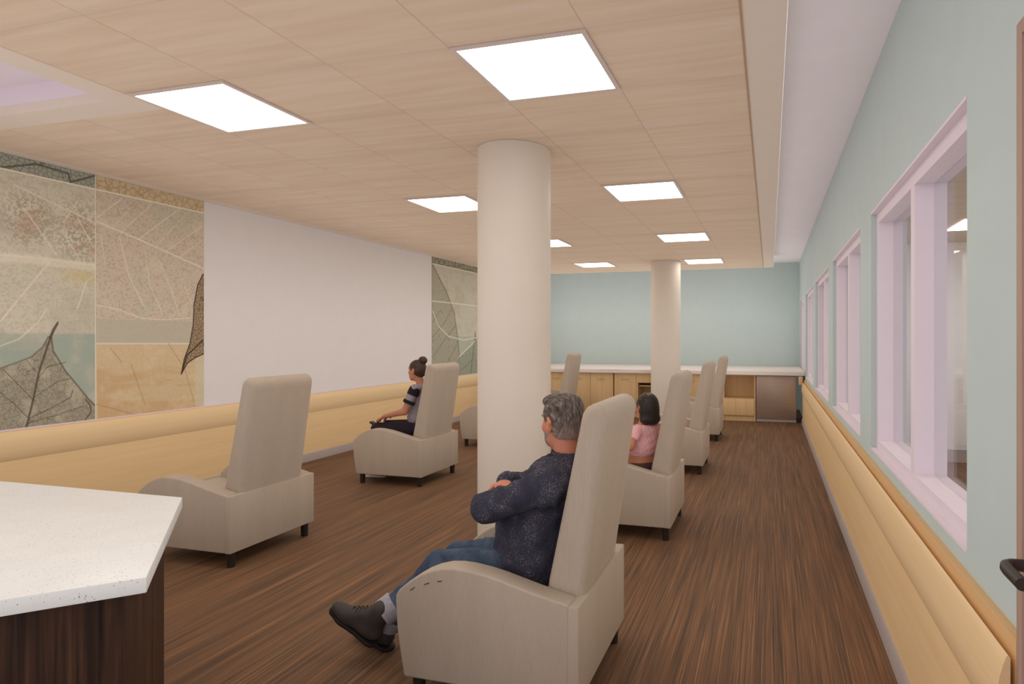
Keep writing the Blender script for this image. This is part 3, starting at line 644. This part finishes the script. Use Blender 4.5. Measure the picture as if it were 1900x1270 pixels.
# ------------------------------------------------------------------ people: smooth implicit bodies
class Field:
    def __init__(s, lo, hi, res, disp=None):
        s.lo = np.array(lo, float); s.res = res; s.n = np.ceil((np.array(hi) - s.lo) / res).astype(int) + 1
        s.ax = [s.lo[i] + res * np.arange(s.n[i]) for i in range(3)]
        s.D = np.full(tuple(s.n), .2, np.float32)
    def blk(s, lo, hi):
        a = np.clip(np.floor((np.array(lo) - s.lo) / s.res).astype(int), 0, s.n - 1); b_ = np.clip(np.ceil((np.array(hi) - s.lo) / s.res).astype(int) + 1, 1, s.n)
        sl = tuple(slice(a[i], b_[i]) for i in range(3))
        g = np.meshgrid(*[s.ax[i][sl[i]] for i in range(3)], indexing='ij'); return sl, g
def prim_d(p, g):
    X, Y, Z = g
    if p[0] == 'c':
        _, a, b_, ra, rb = p[:5]; a = np.array(a, float); v = np.array(b_, float) - a; L2 = max(1e-9, (v ** 2).sum())
        t = np.clip(((X - a[0]) * v[0] + (Y - a[1]) * v[1] + (Z - a[2]) * v[2]) / L2, 0, 1)
        return np.sqrt((X - a[0] - t * v[0]) ** 2 + (Y - a[1] - t * v[1]) ** 2 + (Z - a[2] - t * v[2]) ** 2) - (ra + (rb - ra) * t)
    _, c, r, Rm = p[:4]; q = np.stack([X - c[0], Y - c[1], Z - c[2]], -1) @ np.array(Rm).T   # rows of Rm are the local axes
    k0 = np.sqrt(((q / r) ** 2).sum(-1)); k1 = np.sqrt(((q / np.array(r) ** 2) ** 2).sum(-1)) + 1e-9
    return k0 * (k0 - 1) / k1
def bounds(p):
    if p[0] == 'c': A = np.array([p[1], p[2]], float); r = max(p[3], p[4]); return A.min(0) - r, A.max(0) + r
    c = np.array(p[1], float); r = max(p[2]); return c - r, c + r
def sdf_mesh(name, groups, mat, parent=None, res=.006, org=(0, 0, 0), frame=None, infl=0.0, disp=None):
    """groups: list of (prims, cuts); cuts are (point, outward normal)"""
    allp = [p for g in groups for p in g[0]]
    lo = np.min([bounds(p)[0] for p in allp], 0) - .04 - infl; hi = np.max([bounds(p)[1] for p in allp], 0) + .04 + infl
    F = Field(lo, hi, res)
    for gi, grp in enumerate(groups):
        prims, cuts = grp[:2]; gin = infl + (grp[2] if len(grp) > 2 else 0)
        glo = np.min([bounds(p)[0] for p in prims], 0) - .14 - infl; ghi = np.max([bounds(p)[1] for p in prims], 0) + .14 + infl
        gs, gg = F.blk(glo, ghi); G = np.full(gg[0].shape, .2, np.float32); o0 = [s.start for s in gs]
        for p in prims:
            k = p[-1]; l, h = bounds(p); m_ = .035 + infl + (k if k > 0 else 0); sl, g = F.blk(l - m_, h + m_)
            d = prim_d(p, g) - gin; sub = tuple(slice(max(0, sl[i].start - o0[i]), max(0, sl[i].stop - o0[i])) for i in range(3))
            cur = G[sub]; d = d[:cur.shape[0], :cur.shape[1], :cur.shape[2]] if d.shape != cur.shape else d
            kk = abs(k)
            if k < 0:      # carve
                G[sub] = np.maximum(cur, -d)
            else:
                hh = np.clip(.5 + .5 * (cur - d) / kk, 0, 1); G[sub] = cur * (1 - hh) + d * hh - kk * hh * (1 - hh)
        for (pt, nn) in cuts:
            nn = np.array(nn, float); nn /= np.linalg.norm(nn)
            G = np.maximum(G, (gg[0] - pt[0]) * nn[0] + (gg[1] - pt[1]) * nn[1] + (gg[2] - pt[2]) * nn[2])
        cur = F.D[gs]; kk = .004; hh = np.clip(.5 + .5 * (cur - G) / kk, 0, 1); F.D[gs] = cur * (1 - hh) + G * hh - kk * hh * (1 - hh)
    if disp is not None:
        g = np.meshgrid(*F.ax, indexing='ij'); F.D = F.D + disp(*g).astype(np.float32)
    V, Q = surfnets(F.D, F.lo, res)
    V = V.astype(float)
    if frame is not None: V = V @ np.array(frame) + 0      # local -> world (rows of frame are local axes)
    V = V - np.array(org) * 0
    me = bpy.data.meshes.new(name); me.from_pydata((V).tolist(), [], Q.tolist()); me.shade_smooth()
    o = link(name, me, mat, parent)
    return o
def surfnets(D, lo, h):
    S_ = D < 0; n = D.shape
    c = np.zeros(tuple(k - 1 for k in n), np.int8)
    for a in (0, 1):
        for b_ in (0, 1):
            for e in (0, 1): c += S_[a:n[0] - 1 + a, b_:n[1] - 1 + b_, e:n[2] - 1 + e]
    act = (c > 0) & (c < 8); ids = np.argwhere(act); idx = -np.ones(act.shape, int); idx[act] = np.arange(len(ids))
    acc = np.zeros((len(ids), 3)); cnt = np.zeros(len(ids)); i, j, k = ids.T
    for ax in range(3):
        for a in (0, 1):
            for b_ in (0, 1):
                o0 = [0, 0, 0]; oth = [q for q in range(3) if q != ax]; o0[oth[0]] = a; o0[oth[1]] = b_; o1 = list(o0); o1[ax] = 1
                v0 = D[i + o0[0], j + o0[1], k + o0[2]]; v1 = D[i + o1[0], j + o1[1], k + o1[2]]; m_ = (v0 < 0) != (v1 < 0)
                t = np.where(m_, v0 / np.where(m_, v0 - v1, 1), 0); P = np.tile(np.array(o0, float), (len(ids), 1)); P[:, ax] = t
                acc[m_] += P[m_]; cnt[m_] += 1
    V = (ids + acc / cnt[:, None]) * h + lo; Q = []
    for ax in range(3):
        u, w = [q for q in range(3) if q != ax]
        sl0 = [slice(1, -1)] * 3; sl0[ax] = slice(0, n[ax] - 1); sl1 = list(sl0); sl1[ax] = slice(1, n[ax])
        A, B = S_[tuple(sl0)], S_[tuple(sl1)]; e = np.argwhere(A != B)
        if not len(e): continue
        ins = A[tuple(e.T)]; e = e.copy(); e[:, u] += 1; e[:, w] += 1
        def cell(du, dw):
            q = e.copy(); q[:, u] += du; q[:, w] += dw; return idx[tuple(q.T)]
        q = np.stack([cell(-1, -1), cell(0, -1), cell(0, 0), cell(-1, 0)], -1)
        flip = ins if ax != 1 else ~ins
        q[~flip] = q[~flip][:, ::-1]; Q.append(q)
    return V, np.vstack(Q)
I3 = np.eye(3)
def frame_from(f, up=(0, 0, 1)):
    f = np.array(f, float); f /= np.linalg.norm(f); up = np.array(up, float); l = np.cross(up, f); l /= np.linalg.norm(l); u = np.cross(f, l); return np.array([f, l, u])
class Head:
    """places head-local primitives (forward, left, up) into the world"""
    def __init__(s, c, f, up=(0, 0, 1), sc=1.0): s.c = np.array(c, float); s.R = frame_from(f, up); s.s = sc
    def w(s, p): return s.c + (np.array(p) * s.s) @ s.R
    def ell(s, c, r, k=.02): return ('e', s.w(c), np.array(r) * s.s, s.R, k)
    def con(s, a, b_, ra, rb, k=.01): return ('c', s.w(a), s.w(b_), ra * s.s, rb * s.s, k)
    def cut(s, pt, n): return (s.w(pt), np.array(n) @ s.R)
    def skin(s):
        L = [s.ell((-.012, 0, .03), (.096, .076, .090)), s.ell((.028, 0, -.03), (.064, .061, .086), .03), s.ell((.034, 0, -.078), (.050, .050, .038), .025), s.con((.068, 0, -.102), (.066, 0, -.1), .018, .018, .02),
             s.con((.088, 0, .012), (.106, 0, -.026), .007, .012, .012), s.con((.098, .009, -.032), (.098, -.009, -.032), .009, .009, .008), s.ell((.080, 0, .030), (.016, .048, .011), .015),
             s.ell((.086, 0, -.058), (.011, .024, .007), .008), s.ell((.085, 0, -.068), (.010, .020, .006), .006)]
        for q in (-1, 1):
            L += [s.ell((.055, q * .046, -.022), (.022, .016, .020), .02), s.ell((-.010, q * .081, -.004), (.021, .009, .034), .004), s.con((-.008, q * .086, .026), (-.026, q * .090, .006), .0065, .0065, .006), s.con((-.026, q * .090, .006), (-.008, q * .083, -.032), .0065, .006, .006)]
            L.append(s.con((.001, q * .090, .008), (.003, q * .090, -.010), .007, .006, -.004))
        return L
    def eyes(s, parent):
        for q in (-1, 1):
            bm = bmesh.new(); bmesh.ops.create_uvsphere(bm, u_segments=12, v_segments=8, radius=.012 * s.s)
            bmesh.ops.translate(bm, verts=bm.verts, vec=Vector(s.w((.077, q * .031, .008)))); bm_obj('eye', bm, M['eye'], parent, smooth=60)
            bm = bmesh.new(); tube(bm, [s.w((.088, q * .016, .026)), s.w((.090, q * .030, .032)), s.w((.080, q * .047, .028))], .004, 6); bm_obj('eyebrow', bm, M['brown_hair'], parent, smooth=60)

def hand(w, d, n, s=1.0, curl=.6, thumb=1, k=.005):
    """palm from wrist w towards d; n = back-of-hand normal; fingers curl towards -n"""
    w = np.array(w, float); d = np.array(d, float); d /= np.linalg.norm(d); n = np.array(n, float); n -= d * n.dot(d); n /= np.linalg.norm(n); sd = np.cross(n, d)
    L = []
    for i, (o_, ln) in enumerate(((-.030, .062), (-.010, .074), (.010, .080), (.030, .070))):
        a = w + sd * o_ * .45 * s; b_ = w + d * .085 * s + sd * o_ * s
        L.append(('c', a, b_, .017 * s, .0125 * s, .012))
        p = b_; ang = curl * .35
        for q, fr in enumerate((.45, .32, .23)):
            v = d * math.cos(ang) - n * math.sin(ang); e = p + v * ln * fr * s; L.append(('c', p, e, (.0092 - .0008 * q) * s, (.0086 - .0010 * q) * s, k)); p = e; ang += curl
    t0 = w + d * .025 * s + sd * thumb * .022 * s; t1 = t0 + (d * .6 + sd * thumb * .75 - n * .3) * .042 * s; t2 = t1 + (d * .9 + sd * thumb * .25 - n * .3) * .032 * s
    L += [('c', t0, t1, .014 * s, .011 * s, .008), ('c', t1, t2, .0105 * s, .0085 * s, .005)]
    return L

def wr(scale, amp, seed=0):
    r = np.random.RandomState(seed); K = r.randn(5, 3) * scale; ph = r.rand(5) * 6.28
    def f(X, Y, Z):
        s = 0
        for k_, p_ in zip(K, ph): s = s + np.sin(X * k_[0] + Y * k_[1] + Z * k_[2] + p_)
        return amp * s / 2.2
    return f

def shoe(name, ankle, toe_dir, up, parent, sc=1.0, mat='shoe', solem='sole', laces=True, shaft=.13):
    R = frame_from(toe_dir, up); A = np.array(ankle, float)
    W_ = lambda p: A + (np.array(p) * sc) @ R
    e = lambda c, r, k=.015: ('e', W_(c), np.array(r) * sc, R, k)
    c = lambda a, b_, ra, rb, k=.02: ('c', W_(a), W_(b_), ra * sc, rb * sc, k)
    up_ = [c((-.028, 0, -.045), (.03, 0, -.045), .034, .036), c((.03, 0, -.045), (.12, 0, -.062), .038, .036), c((.12, 0, -.060), (.185, .004, -.066), .036, .026), e((.135, 0, -.062), (.075, .044, .030)), c((-.012, 0, -.03), (-.004, 0, shaft - .06), .040, .041), c((.0, 0, .035), (.10, 0, -.046), .040, .031), c((-.005, 0, -.03), (.0, 0, .05), .043, .042)]
    n = -R[2]
    s_o = sdf_mesh(name, [(up_, [(W_((0, 0, -.088)), n)])], M[mat], parent, res=.0045)
    so = [c((-.03, 0, -.085), (.03, 0, -.085), .038, .034, .01), c((.03, 0, -.085), (.13, 0, -.085), .034, .044, .01), c((.13, 0, -.085), (.185, .004, -.083), .044, .030, .01)]
    sdf_mesh('shoe_sole', [(so, [(W_((0, 0, -.102)), n), (W_((0, 0, -.082)), -n)])], M[solem], s_o, res=.0045)
    if laces:
        bm = bmesh.new()
        for i in range(5):
            x = .045 + i * .017; z = .046 - i * .0145
            tube(bm, [W_((x - .004, -.026, z - .014)), W_((x + .006, 0, z + .006)), W_((x - .004, .026, z - .014))], .0026 * sc, 6)
        bm_obj('laces', bm, M['sole'], s_o, smooth=60)
    return s_o

# ---- man in navy sweater, nearest recliner
P_ = np.array
def rooted(name, loc, label):
    o = empty(name, loc, label, 'person'); return o
def reroot(root):
    """children were built in world coordinates: keep them there and give each its own origin under the root"""
    for ch in list(root.children_recursive):
        if ch.parent == root: ch.matrix_parent_inverse = Matrix.Translation(-root.location)
man = rooted('person', (-1.03, 2.6, .42), 'grey-haired bearded man in navy knit sweater and cuffed jeans, arms crossed, in nearest recliner')
Hm = Head((-.906, 2.622, 1.120), (-.86, .51, -.02), sc=1.0)
shL, shR = P_((-.885, 2.405, .885)), P_((-.835, 2.80, .885)); elL, elR = P_((-1.155, 2.365, .782)), P_((-1.20, 2.83, .765)); wrL, wrR = P_((-1.14, 2.64, .775)), P_((-1.145, 2.545, .845))
hipL, hipR = P_((-1.02, 2.50, .50)), P_((-1.02, 2.70, .50)); knL, knR = P_((-1.43, 2.46, .475)), P_((-1.47, 2.70, .430)); anL, anR = P_((-1.79, 2.575, .105)), P_((-1.755, 2.455, .20))
RT = frame_from((-.95, .25, 0))
torso = [('e', P_((-.935, 2.60, .80)), P_((.118, .175, .165)), RT, .05), ('e', P_((-1.01, 2.595, .63)), P_((.15, .165, .16)), RT, .06), ('e', P_((-1.0, 2.60, .50)), P_((.13, .17, .085)), RT, .06), ('c', shL, shR, .062, .062, .06), ('c', P_((-.875, 2.61, .955)), P_((-.865, 2.61, .90)), .068, .11, .05)]
armL = [('c', shL, elL, .058, .044, .05), ('c', elL, wrL, .043, .030, .015)]
armR = [('c', shR, elR, .058, .044, .05), ('c', elR, wrR, .043, .030, .015)]
legs = [('c', hipL, knL, .082, .060, .05), ('c', knL, anL, .058, .038, .02), ('c', hipR, knR, .082, .060, .05), ('c', knR, anR, .058, .038, .02)]
neck = [('c', P_((-.875, 2.612, .92)), Hm.w((-.025, 0, -.05)), .058, .055, .02)]
handR = hand(wrR, (.28, -.93, .05), (.1, .1, 1), .95, .55, -1)
handL = hand(wrL, (.25, .95, 0), (0, 0, 1), .9, .4, 1)
feet = [('c', anL, anL + P_((-.07, .025, -.03)), .026, .016, .02), ('c', anR, anR + P_((-.045, 0, .0)), .026, .016, .02)]
sdf_mesh('body', [(neck + Hm.skin(), []), (torso, [], -.010), (armL, [], -.010), (armR, [], -.008), (handL, []), (handR, []), (legs, [], -.010), (feet, [])], M['skin'], man, res=.0048)
Hm.eyes(man)
# sweater
fold = wr(55, .0032, 3)
def sweater_fold(X, Y, Z):
    return fold(X, Y, Z) + .003 * np.sin((X * .95 + Z * .5) * 60 + 2 * np.sin(Y * 18)) * np.exp(-((Z - .84) / .07) ** 2) 
tor2 = torso[:1] + [('e', P_((-1.02, 2.595, .645)), P_((.165, .172, .16)), RT, .06), ('e', P_((-1.03, 2.60, .51)), P_((.182, .192, .12)), RT, .05)] + torso[3:]
sdf_mesh('sweater', [(tor2 + armL[:1] + armR[:1], [(P_((-.87, 2.61, .985)), P_((-.15, 0, 1))), (P_((-1.2, 2.6, .492)), P_((-.09, 0, -.35)))]),
                     ([('c', elL - P_((0, 0, 0)), wrL + P_((0, -.03, 0)), .046, .036, .02), ('c', shL * .3 + elL * .7, elL, .05, .046, .03)], []), ([('c', elR, wrR + P_((-.005, .03, -.003)), .048, .036, .02), ('c', shR * .3 + elR * .7, elR, .05, .048, .03)], [])],
         M['knit'], man, res=.0055, infl=.013, disp=sweater_fold)
# neckband and hem rib
bm = bmesh.new(); ring = []
for i in range(33):
    a = 2 * math.pi * i / 32; ring.append((-.872 + .068 * math.cos(a), 2.612 + .072 * math.sin(a), 0.984 - .004 * math.cos(a)))
tube(bm, ring, .011, 10, cap=False); bm_obj('neckband', bm, M['knit'], man, smooth=60)
jf = wr(60, .0022, 9)
sdf_mesh('jeans', [([('e', P_((-1.0, 2.60, .49)), P_((.14, .17, .08)), RT, .05), ('c', hipL, knL, .085, .066, .05), ('c', hipR, knR, .085, .066, .05)], []),
                   ([('c', knL, anL, .062, .048, .02)], [(anL + (knL - anL) * .18, anL - knL)]), ([('c', knR, anR, .062, .048, .02)], [(anR + (knR - anR) * .18, anR - knR)])], M['jeans'], man, res=.0055, infl=.006, disp=jf)
for kn, an in ((knL, anL), (knR, anR)):
    v = an - kn; a = kn + v * .775; b_ = kn + v * .93; n_ = v / np.linalg.norm(v)
    sdf_mesh('jeans_cuff', [([('c', a, b_, .066, .064, .01)], [(a, -n_), (b_, n_)])], M['cuff'], man, res=.0045)['label'] = 'pale grey turned-up denim cuff'
shoe('shoe', anR + P_((-.012, .0, -.012)), (-.83, -.03, .52), (-.50, -.02, .85), man)
shoe('shoe', anL + P_((-.01, 0, .0)), (-.93, .33, .10), (-.1, 0, 1), man)
# hair and beard (built around the head centre so colours follow the head)
def head_part(name, H, groups_local, mat, parent, res=.004, infl=0.0, disp=None):
    o = sdf_mesh(name, groups_local, mat, parent, res=res, infl=infl, disp=disp)
    me = o.data; Rm = Matrix(H.R.tolist()); c = Vector(H.c)
    me.transform(Matrix.Translation(-c)); me.transform(Rm.to_4x4())   # world -> head-local
    o.matrix_basis = Matrix.Translation(c) @ Rm.transposed().to_4x4(); return o
e_ = Hm.ell
strand = lambda X, Y, Z: .0016 * np.sin(Y * 420 + 3 * np.sin(Z * 40) + X * 120) * (Z > 1.15)
head_part('hair', Hm, [([e_((-.014, 0, .032), (.105, .084, .097)), e_((-.04, 0, -.01), (.072, .075, .085), .03)], [Hm.cut((.012, 0, -.02), (.75, 0, -.62)), Hm.cut((0, 0, -.066), (0, 0, -1))]),
                       ([e_((.012, -.004, .092), (.080, .062, .036)), e_((.060, .0, .092), (.034, .052, .026), .02), e_((-.05, 0, .07), (.06, .072, .06), .03)], [Hm.cut((.085, 0, .06), (1, 0, -.2))])], M['grey_hair'], man, disp=strand)
head_part('beard', Hm, [([e_((.036, 0, -.080), (.055, .0545, .042)), e_((.03, 0, -.04), (.058, .0640, .05), .02)], [Hm.cut((0, 0, -.046), (-.10, 0, 1)), Hm.cut((.012, 0, 0), (-1, 0, 0))])], M['beard'], man)
reroot(man)

# ---- woman with a bun
w1 = rooted('person', (-3.68, 5.8, .45), 'woman with dark hair bun, grey tee and dark trousers, hands on her knees')
H1 = Head((-3.648, 5.80, 1.152), (-1, .06, .02), sc=.90)
R1 = frame_from((-1, 0, 0))
sL, sR = P_((-3.575, 5.655, .965)), P_((-3.575, 5.955, .965)); eL, eR = P_((-3.665, 5.60, .735)), P_((-3.76, 6.0, .76)); vL, vR = P_((-3.945, 5.665, .672)), P_((-3.985, 5.88, .665))
tor = [('e', P_((-3.60, 5.80, .87)), P_((.095, .14, .13)), R1, .05), ('e', P_((-3.62, 5.80, .70)), P_((.095, .125, .14)), R1, .05), ('e', P_((-3.63, 5.80, .54)), P_((.12, .155, .09)), R1, .05), ('c', sL, sR, .045, .045, .04), ('c', P_((-3.595, 5.80, 1.0)), H1.w((-.02, 0, -.05)), .045, .042, .02)]
hl = hand(vL, (-.9, .15, -.45), (-.35, 0, 1), .85, .5, 1); hr = hand(vR, (-.8, -.3, -.4), (-.3, 0, 1), .85, .5, -1)
aL = [('c', sL, eL, .042, .036, .03), ('c', eL, vL, .037, .024, .015)] + hl
aR = [('c', sR, eR, .042, .036, .03), ('c', eR, vR, .037, .024, .015)] + hr
hL, hR, kL, kR, fL, fR = P_((-3.66, 5.70, .53)), P_((-3.66, 5.90, .53)), P_((-4.05, 5.68, .530)), P_((-4.07, 5.90, .530)), P_((-4.02, 5.69, .09)), P_((-4.05, 5.90, .09))
lg = [('c', hL, kL, .078, .055, .04), ('c', kL, fL, .052, .034, .02), ('c', hR, kR, .078, .055, .04), ('c', kR, fR, .052, .034, .02)]
sdf_mesh('body', [(tor[4:] + H1.skin(), []), (tor[:4], [], -.004), (aL, []), (aR, []), (lg, [], -.006)], M['skin2'], w1, res=.006); H1.eyes(w1)
sdf_mesh('tee_shirt', [(tor[:2] + [('c', sL, sR, .045, .045, .04)] + [('c', sL, sL * .45 + eL * .55, .043, .045, .02), ('c', sR, sR * .45 + eR * .55, .043, .045, .02)], [(P_((0, 0, 1.012)), P_((0, 0, 1)))]), ([('e', P_((-3.62, 5.80, .66)), P_((.102, .135, .09)), R1, .03)], [(P_((0, 0, .60)), P_((0, 0, -1)))])], M['grey_cloth'], w1, res=.006, infl=.008, disp=wr(70, .002, 5))
for s0, e0 in ((sL, eL), (sR, eR)):
    n_ = (e0 - s0) / np.linalg.norm(e0 - s0); a = s0 + (e0 - s0) * .50; b_ = s0 + (e0 - s0) * .64
    sdf_mesh('sleeve_band', [([('c', a, b_, .060, .062, .01)], [(a, -n_), (b_, n_)])], M['black_cloth'], w1, res=.005)['label'] = 'black sleeve band'
    a = s0 + n_ * .01; b_ = s0 + (e0 - s0) * .26
    sdf_mesh('shoulder_panel', [([('c', a, b_, .060, .060, .01)], [(b_, n_)])], M['black_cloth'], w1, res=.005)['label'] = 'dark shoulder panel'
sdf_mesh('trousers', [([tor[2]] + [('c', hL, kL, .082, .060, .04), ('c', hR, kR, .082, .060, .04)], [(P_((0, 0, .606)), P_((0, 0, 1)))]), ([('c', kL, fL, .056, .042, .02)], [(fL + P_((0, 0, .04)), P_((0, 0, -1)))]), ([('c', kR, fR, .056, .042, .02)], [(fR + P_((0, 0, .04)), P_((0, 0, -1)))])], M['plum_cloth'], w1, res=.006, infl=.005, disp=wr(60, .0015, 6))
shoe('shoe', fL + P_((0, 0, .012)), (-1, -.1, 0), (0, 0, 1), w1, sc=.88, mat='white_shoe', solem='white_shoe', laces=False, shaft=.06)
shoe('shoe', fR + P_((0, 0, .012)), (-1, .1, 0), (0, 0, 1), w1, sc=.88, mat='white_shoe', solem='white_shoe', laces=False, shaft=.06)
e_ = H1.ell
head_part('hair', H1, [([e_((-.016, 0, .034), (.106, .086, .098)), e_((-.045, 0, -.01), (.070, .076, .075), .03)], [H1.cut((0, 0, -.02), (.66, 0, -.75))]), ([e_((-.085, 0, .125), (.052, .055, .048)), e_((-.06, 0, .10), (.045, .045, .03), .02)], [])], M['brown_hair'], w1, res=.0045, disp=lambda X, Y, Z: .001 * np.sin(Y * 300 + Z * 90))
reroot(w1)
ph = box('phone', -.008, .008, -.035, .035, -.07, .07, M['phone'], bev=.004); ph.location = (-4.078, 5.70, .565); ph.rotation_euler = (0, math.radians(-60), 0)
tag(ph, 'small black phone held in the hand of the woman with the bun', 'phone')

# ---- woman in pink top, seen from behind
w2 = rooted('person', (-1.0, 4.8, .45), 'dark-haired woman in a cropped pink top, seen from behind in a recliner')
fw = (-.72, .69, 0); H2 = Head((-.952, 4.83, .945), fw, sc=.93); R2 = frame_from(fw)
lft = R2[1]; c0 = P_((-.972, 4.80, 0.0))
def at(fwd, left, z): return P_((c0[0], c0[1], 0)) + R2[0] * fwd + R2[1] * left + P_((0, 0, z))
sL, sR = P_((-1.015, 4.69, .775)), at(0, -.135, .775); eL, eR = P_((-1.035, 4.59, .672)), at(.07, -.20, .62); vL, vR = at(.20, .12, .63), at(.24, -.06, .60)
tor = [('e', at(0, 0, .70), P_((.085, .130, .11)), R2, .04), ('e', at(.0, 0, .57), P_((.085, .115, .10)), R2, .05), ('e', at(.0, 0, .48), P_((.11, .15, .08)), R2, .05), ('c', sL, sR, .042, .042, .04), ('c', at(0, 0, .80), H2.w((-.02, 0, -.05)), .045, .042, .02)]
hl = hand(vL, (.3, .8, 0), (0, 0, 1), .8, .5, 1); hr = hand(vR, (-.2, -.4, .1), (0, 0, 1), .8, .5, -1)
hL, hR, kL, kR = P_((-1.0, 4.74, .49)), P_((-1.0, 4.92, .49)), P_((-1.40, 4.72, .50)), P_((-1.40, 4.94, .50)); fL, fR = P_((-1.50, 4.74, .09)), P_((-1.50, 4.94, .09))
lg = [('c', hL, kL, .075, .055, .04), ('c', kL, fL, .05, .034, .02), ('c', hR, kR, .075, .055, .04), ('c', kR, fR, .05, .034, .02)]
sdf_mesh('body', [(tor[4:] + H2.skin(), []), (tor[:4], [], -.004), ([('c', sL, eL, .042, .036, .03), ('c', eL, vL, .036, .024, .015)] + hl, []), ([('c', sR, eR, .042, .036, .03), ('c', eR, vR, .036, .024, .015)] + hr, []), (lg, [])], M['skin2'], w2, res=.006); H2.eyes(w2)
sdf_mesh('crop_top', [(tor[:1] + [('c', sL, sR, .045, .045, .04), ('c', sL, sL * .65 + eL * .35, .045, .045, .02), ('c', sR, sR * .65 + eR * .35, .045, .045, .02), ('e', at(0, 0, .63), P_((.09, .12, .10)), R2, .03)], [(P_((0, 0, .815)), P_((0, 0, 1))), (P_((0, 0, .562)), P_((0, 0, -1)))])], M['pink_cloth'], w2, res=.005, infl=.008, disp=wr(60, .0013, 8))
sdf_mesh('jeans', [([tor[2]] + [('c', hL, kL, .080, .06, .04), ('c', hR, kR, .080, .06, .04)], [(P_((0, 0, .525)), P_((0, 0, 1)))]), ([('c', kL, fL, .055, .045, .02)], [(fL + P_((0, 0, .04)), P_((0, 0, -1)))]), ([('c', kR, fR, .055, .045, .02)], [(fR + P_((0, 0, .04)), P_((0, 0, -1)))])], M['brown_belt'], w2, res=.006, infl=.008)
shoe('shoe', fL + P_((0, 0, .012)), (-1, 0, 0), (0, 0, 1), w2, sc=.88, laces=False, shaft=.06); shoe('shoe', fR + P_((0, 0, .012)), (-1, .1, 0), (0, 0, 1), w2, sc=.88, laces=False, shaft=.06)
e_ = H2.ell
head_part('hair', H2, [([e_((-.018, 0, .032), (.104, .090, .098)), e_((-.045, 0, -.04), (.075, .092, .10), .03), e_((-.055, 0, -.10), (.062, .098, .045), .03)], [H2.cut((.02, 0, 0), (1, 0, -.55)), H2.cut((0, 0, -.145), (0, 0, -1))])], M['black_hair'], w2, res=.0045, disp=lambda X, Y, Z: .0014 * np.sin((X + Y) * 260 + 2 * np.sin(Z * 30)))
reroot(w2)
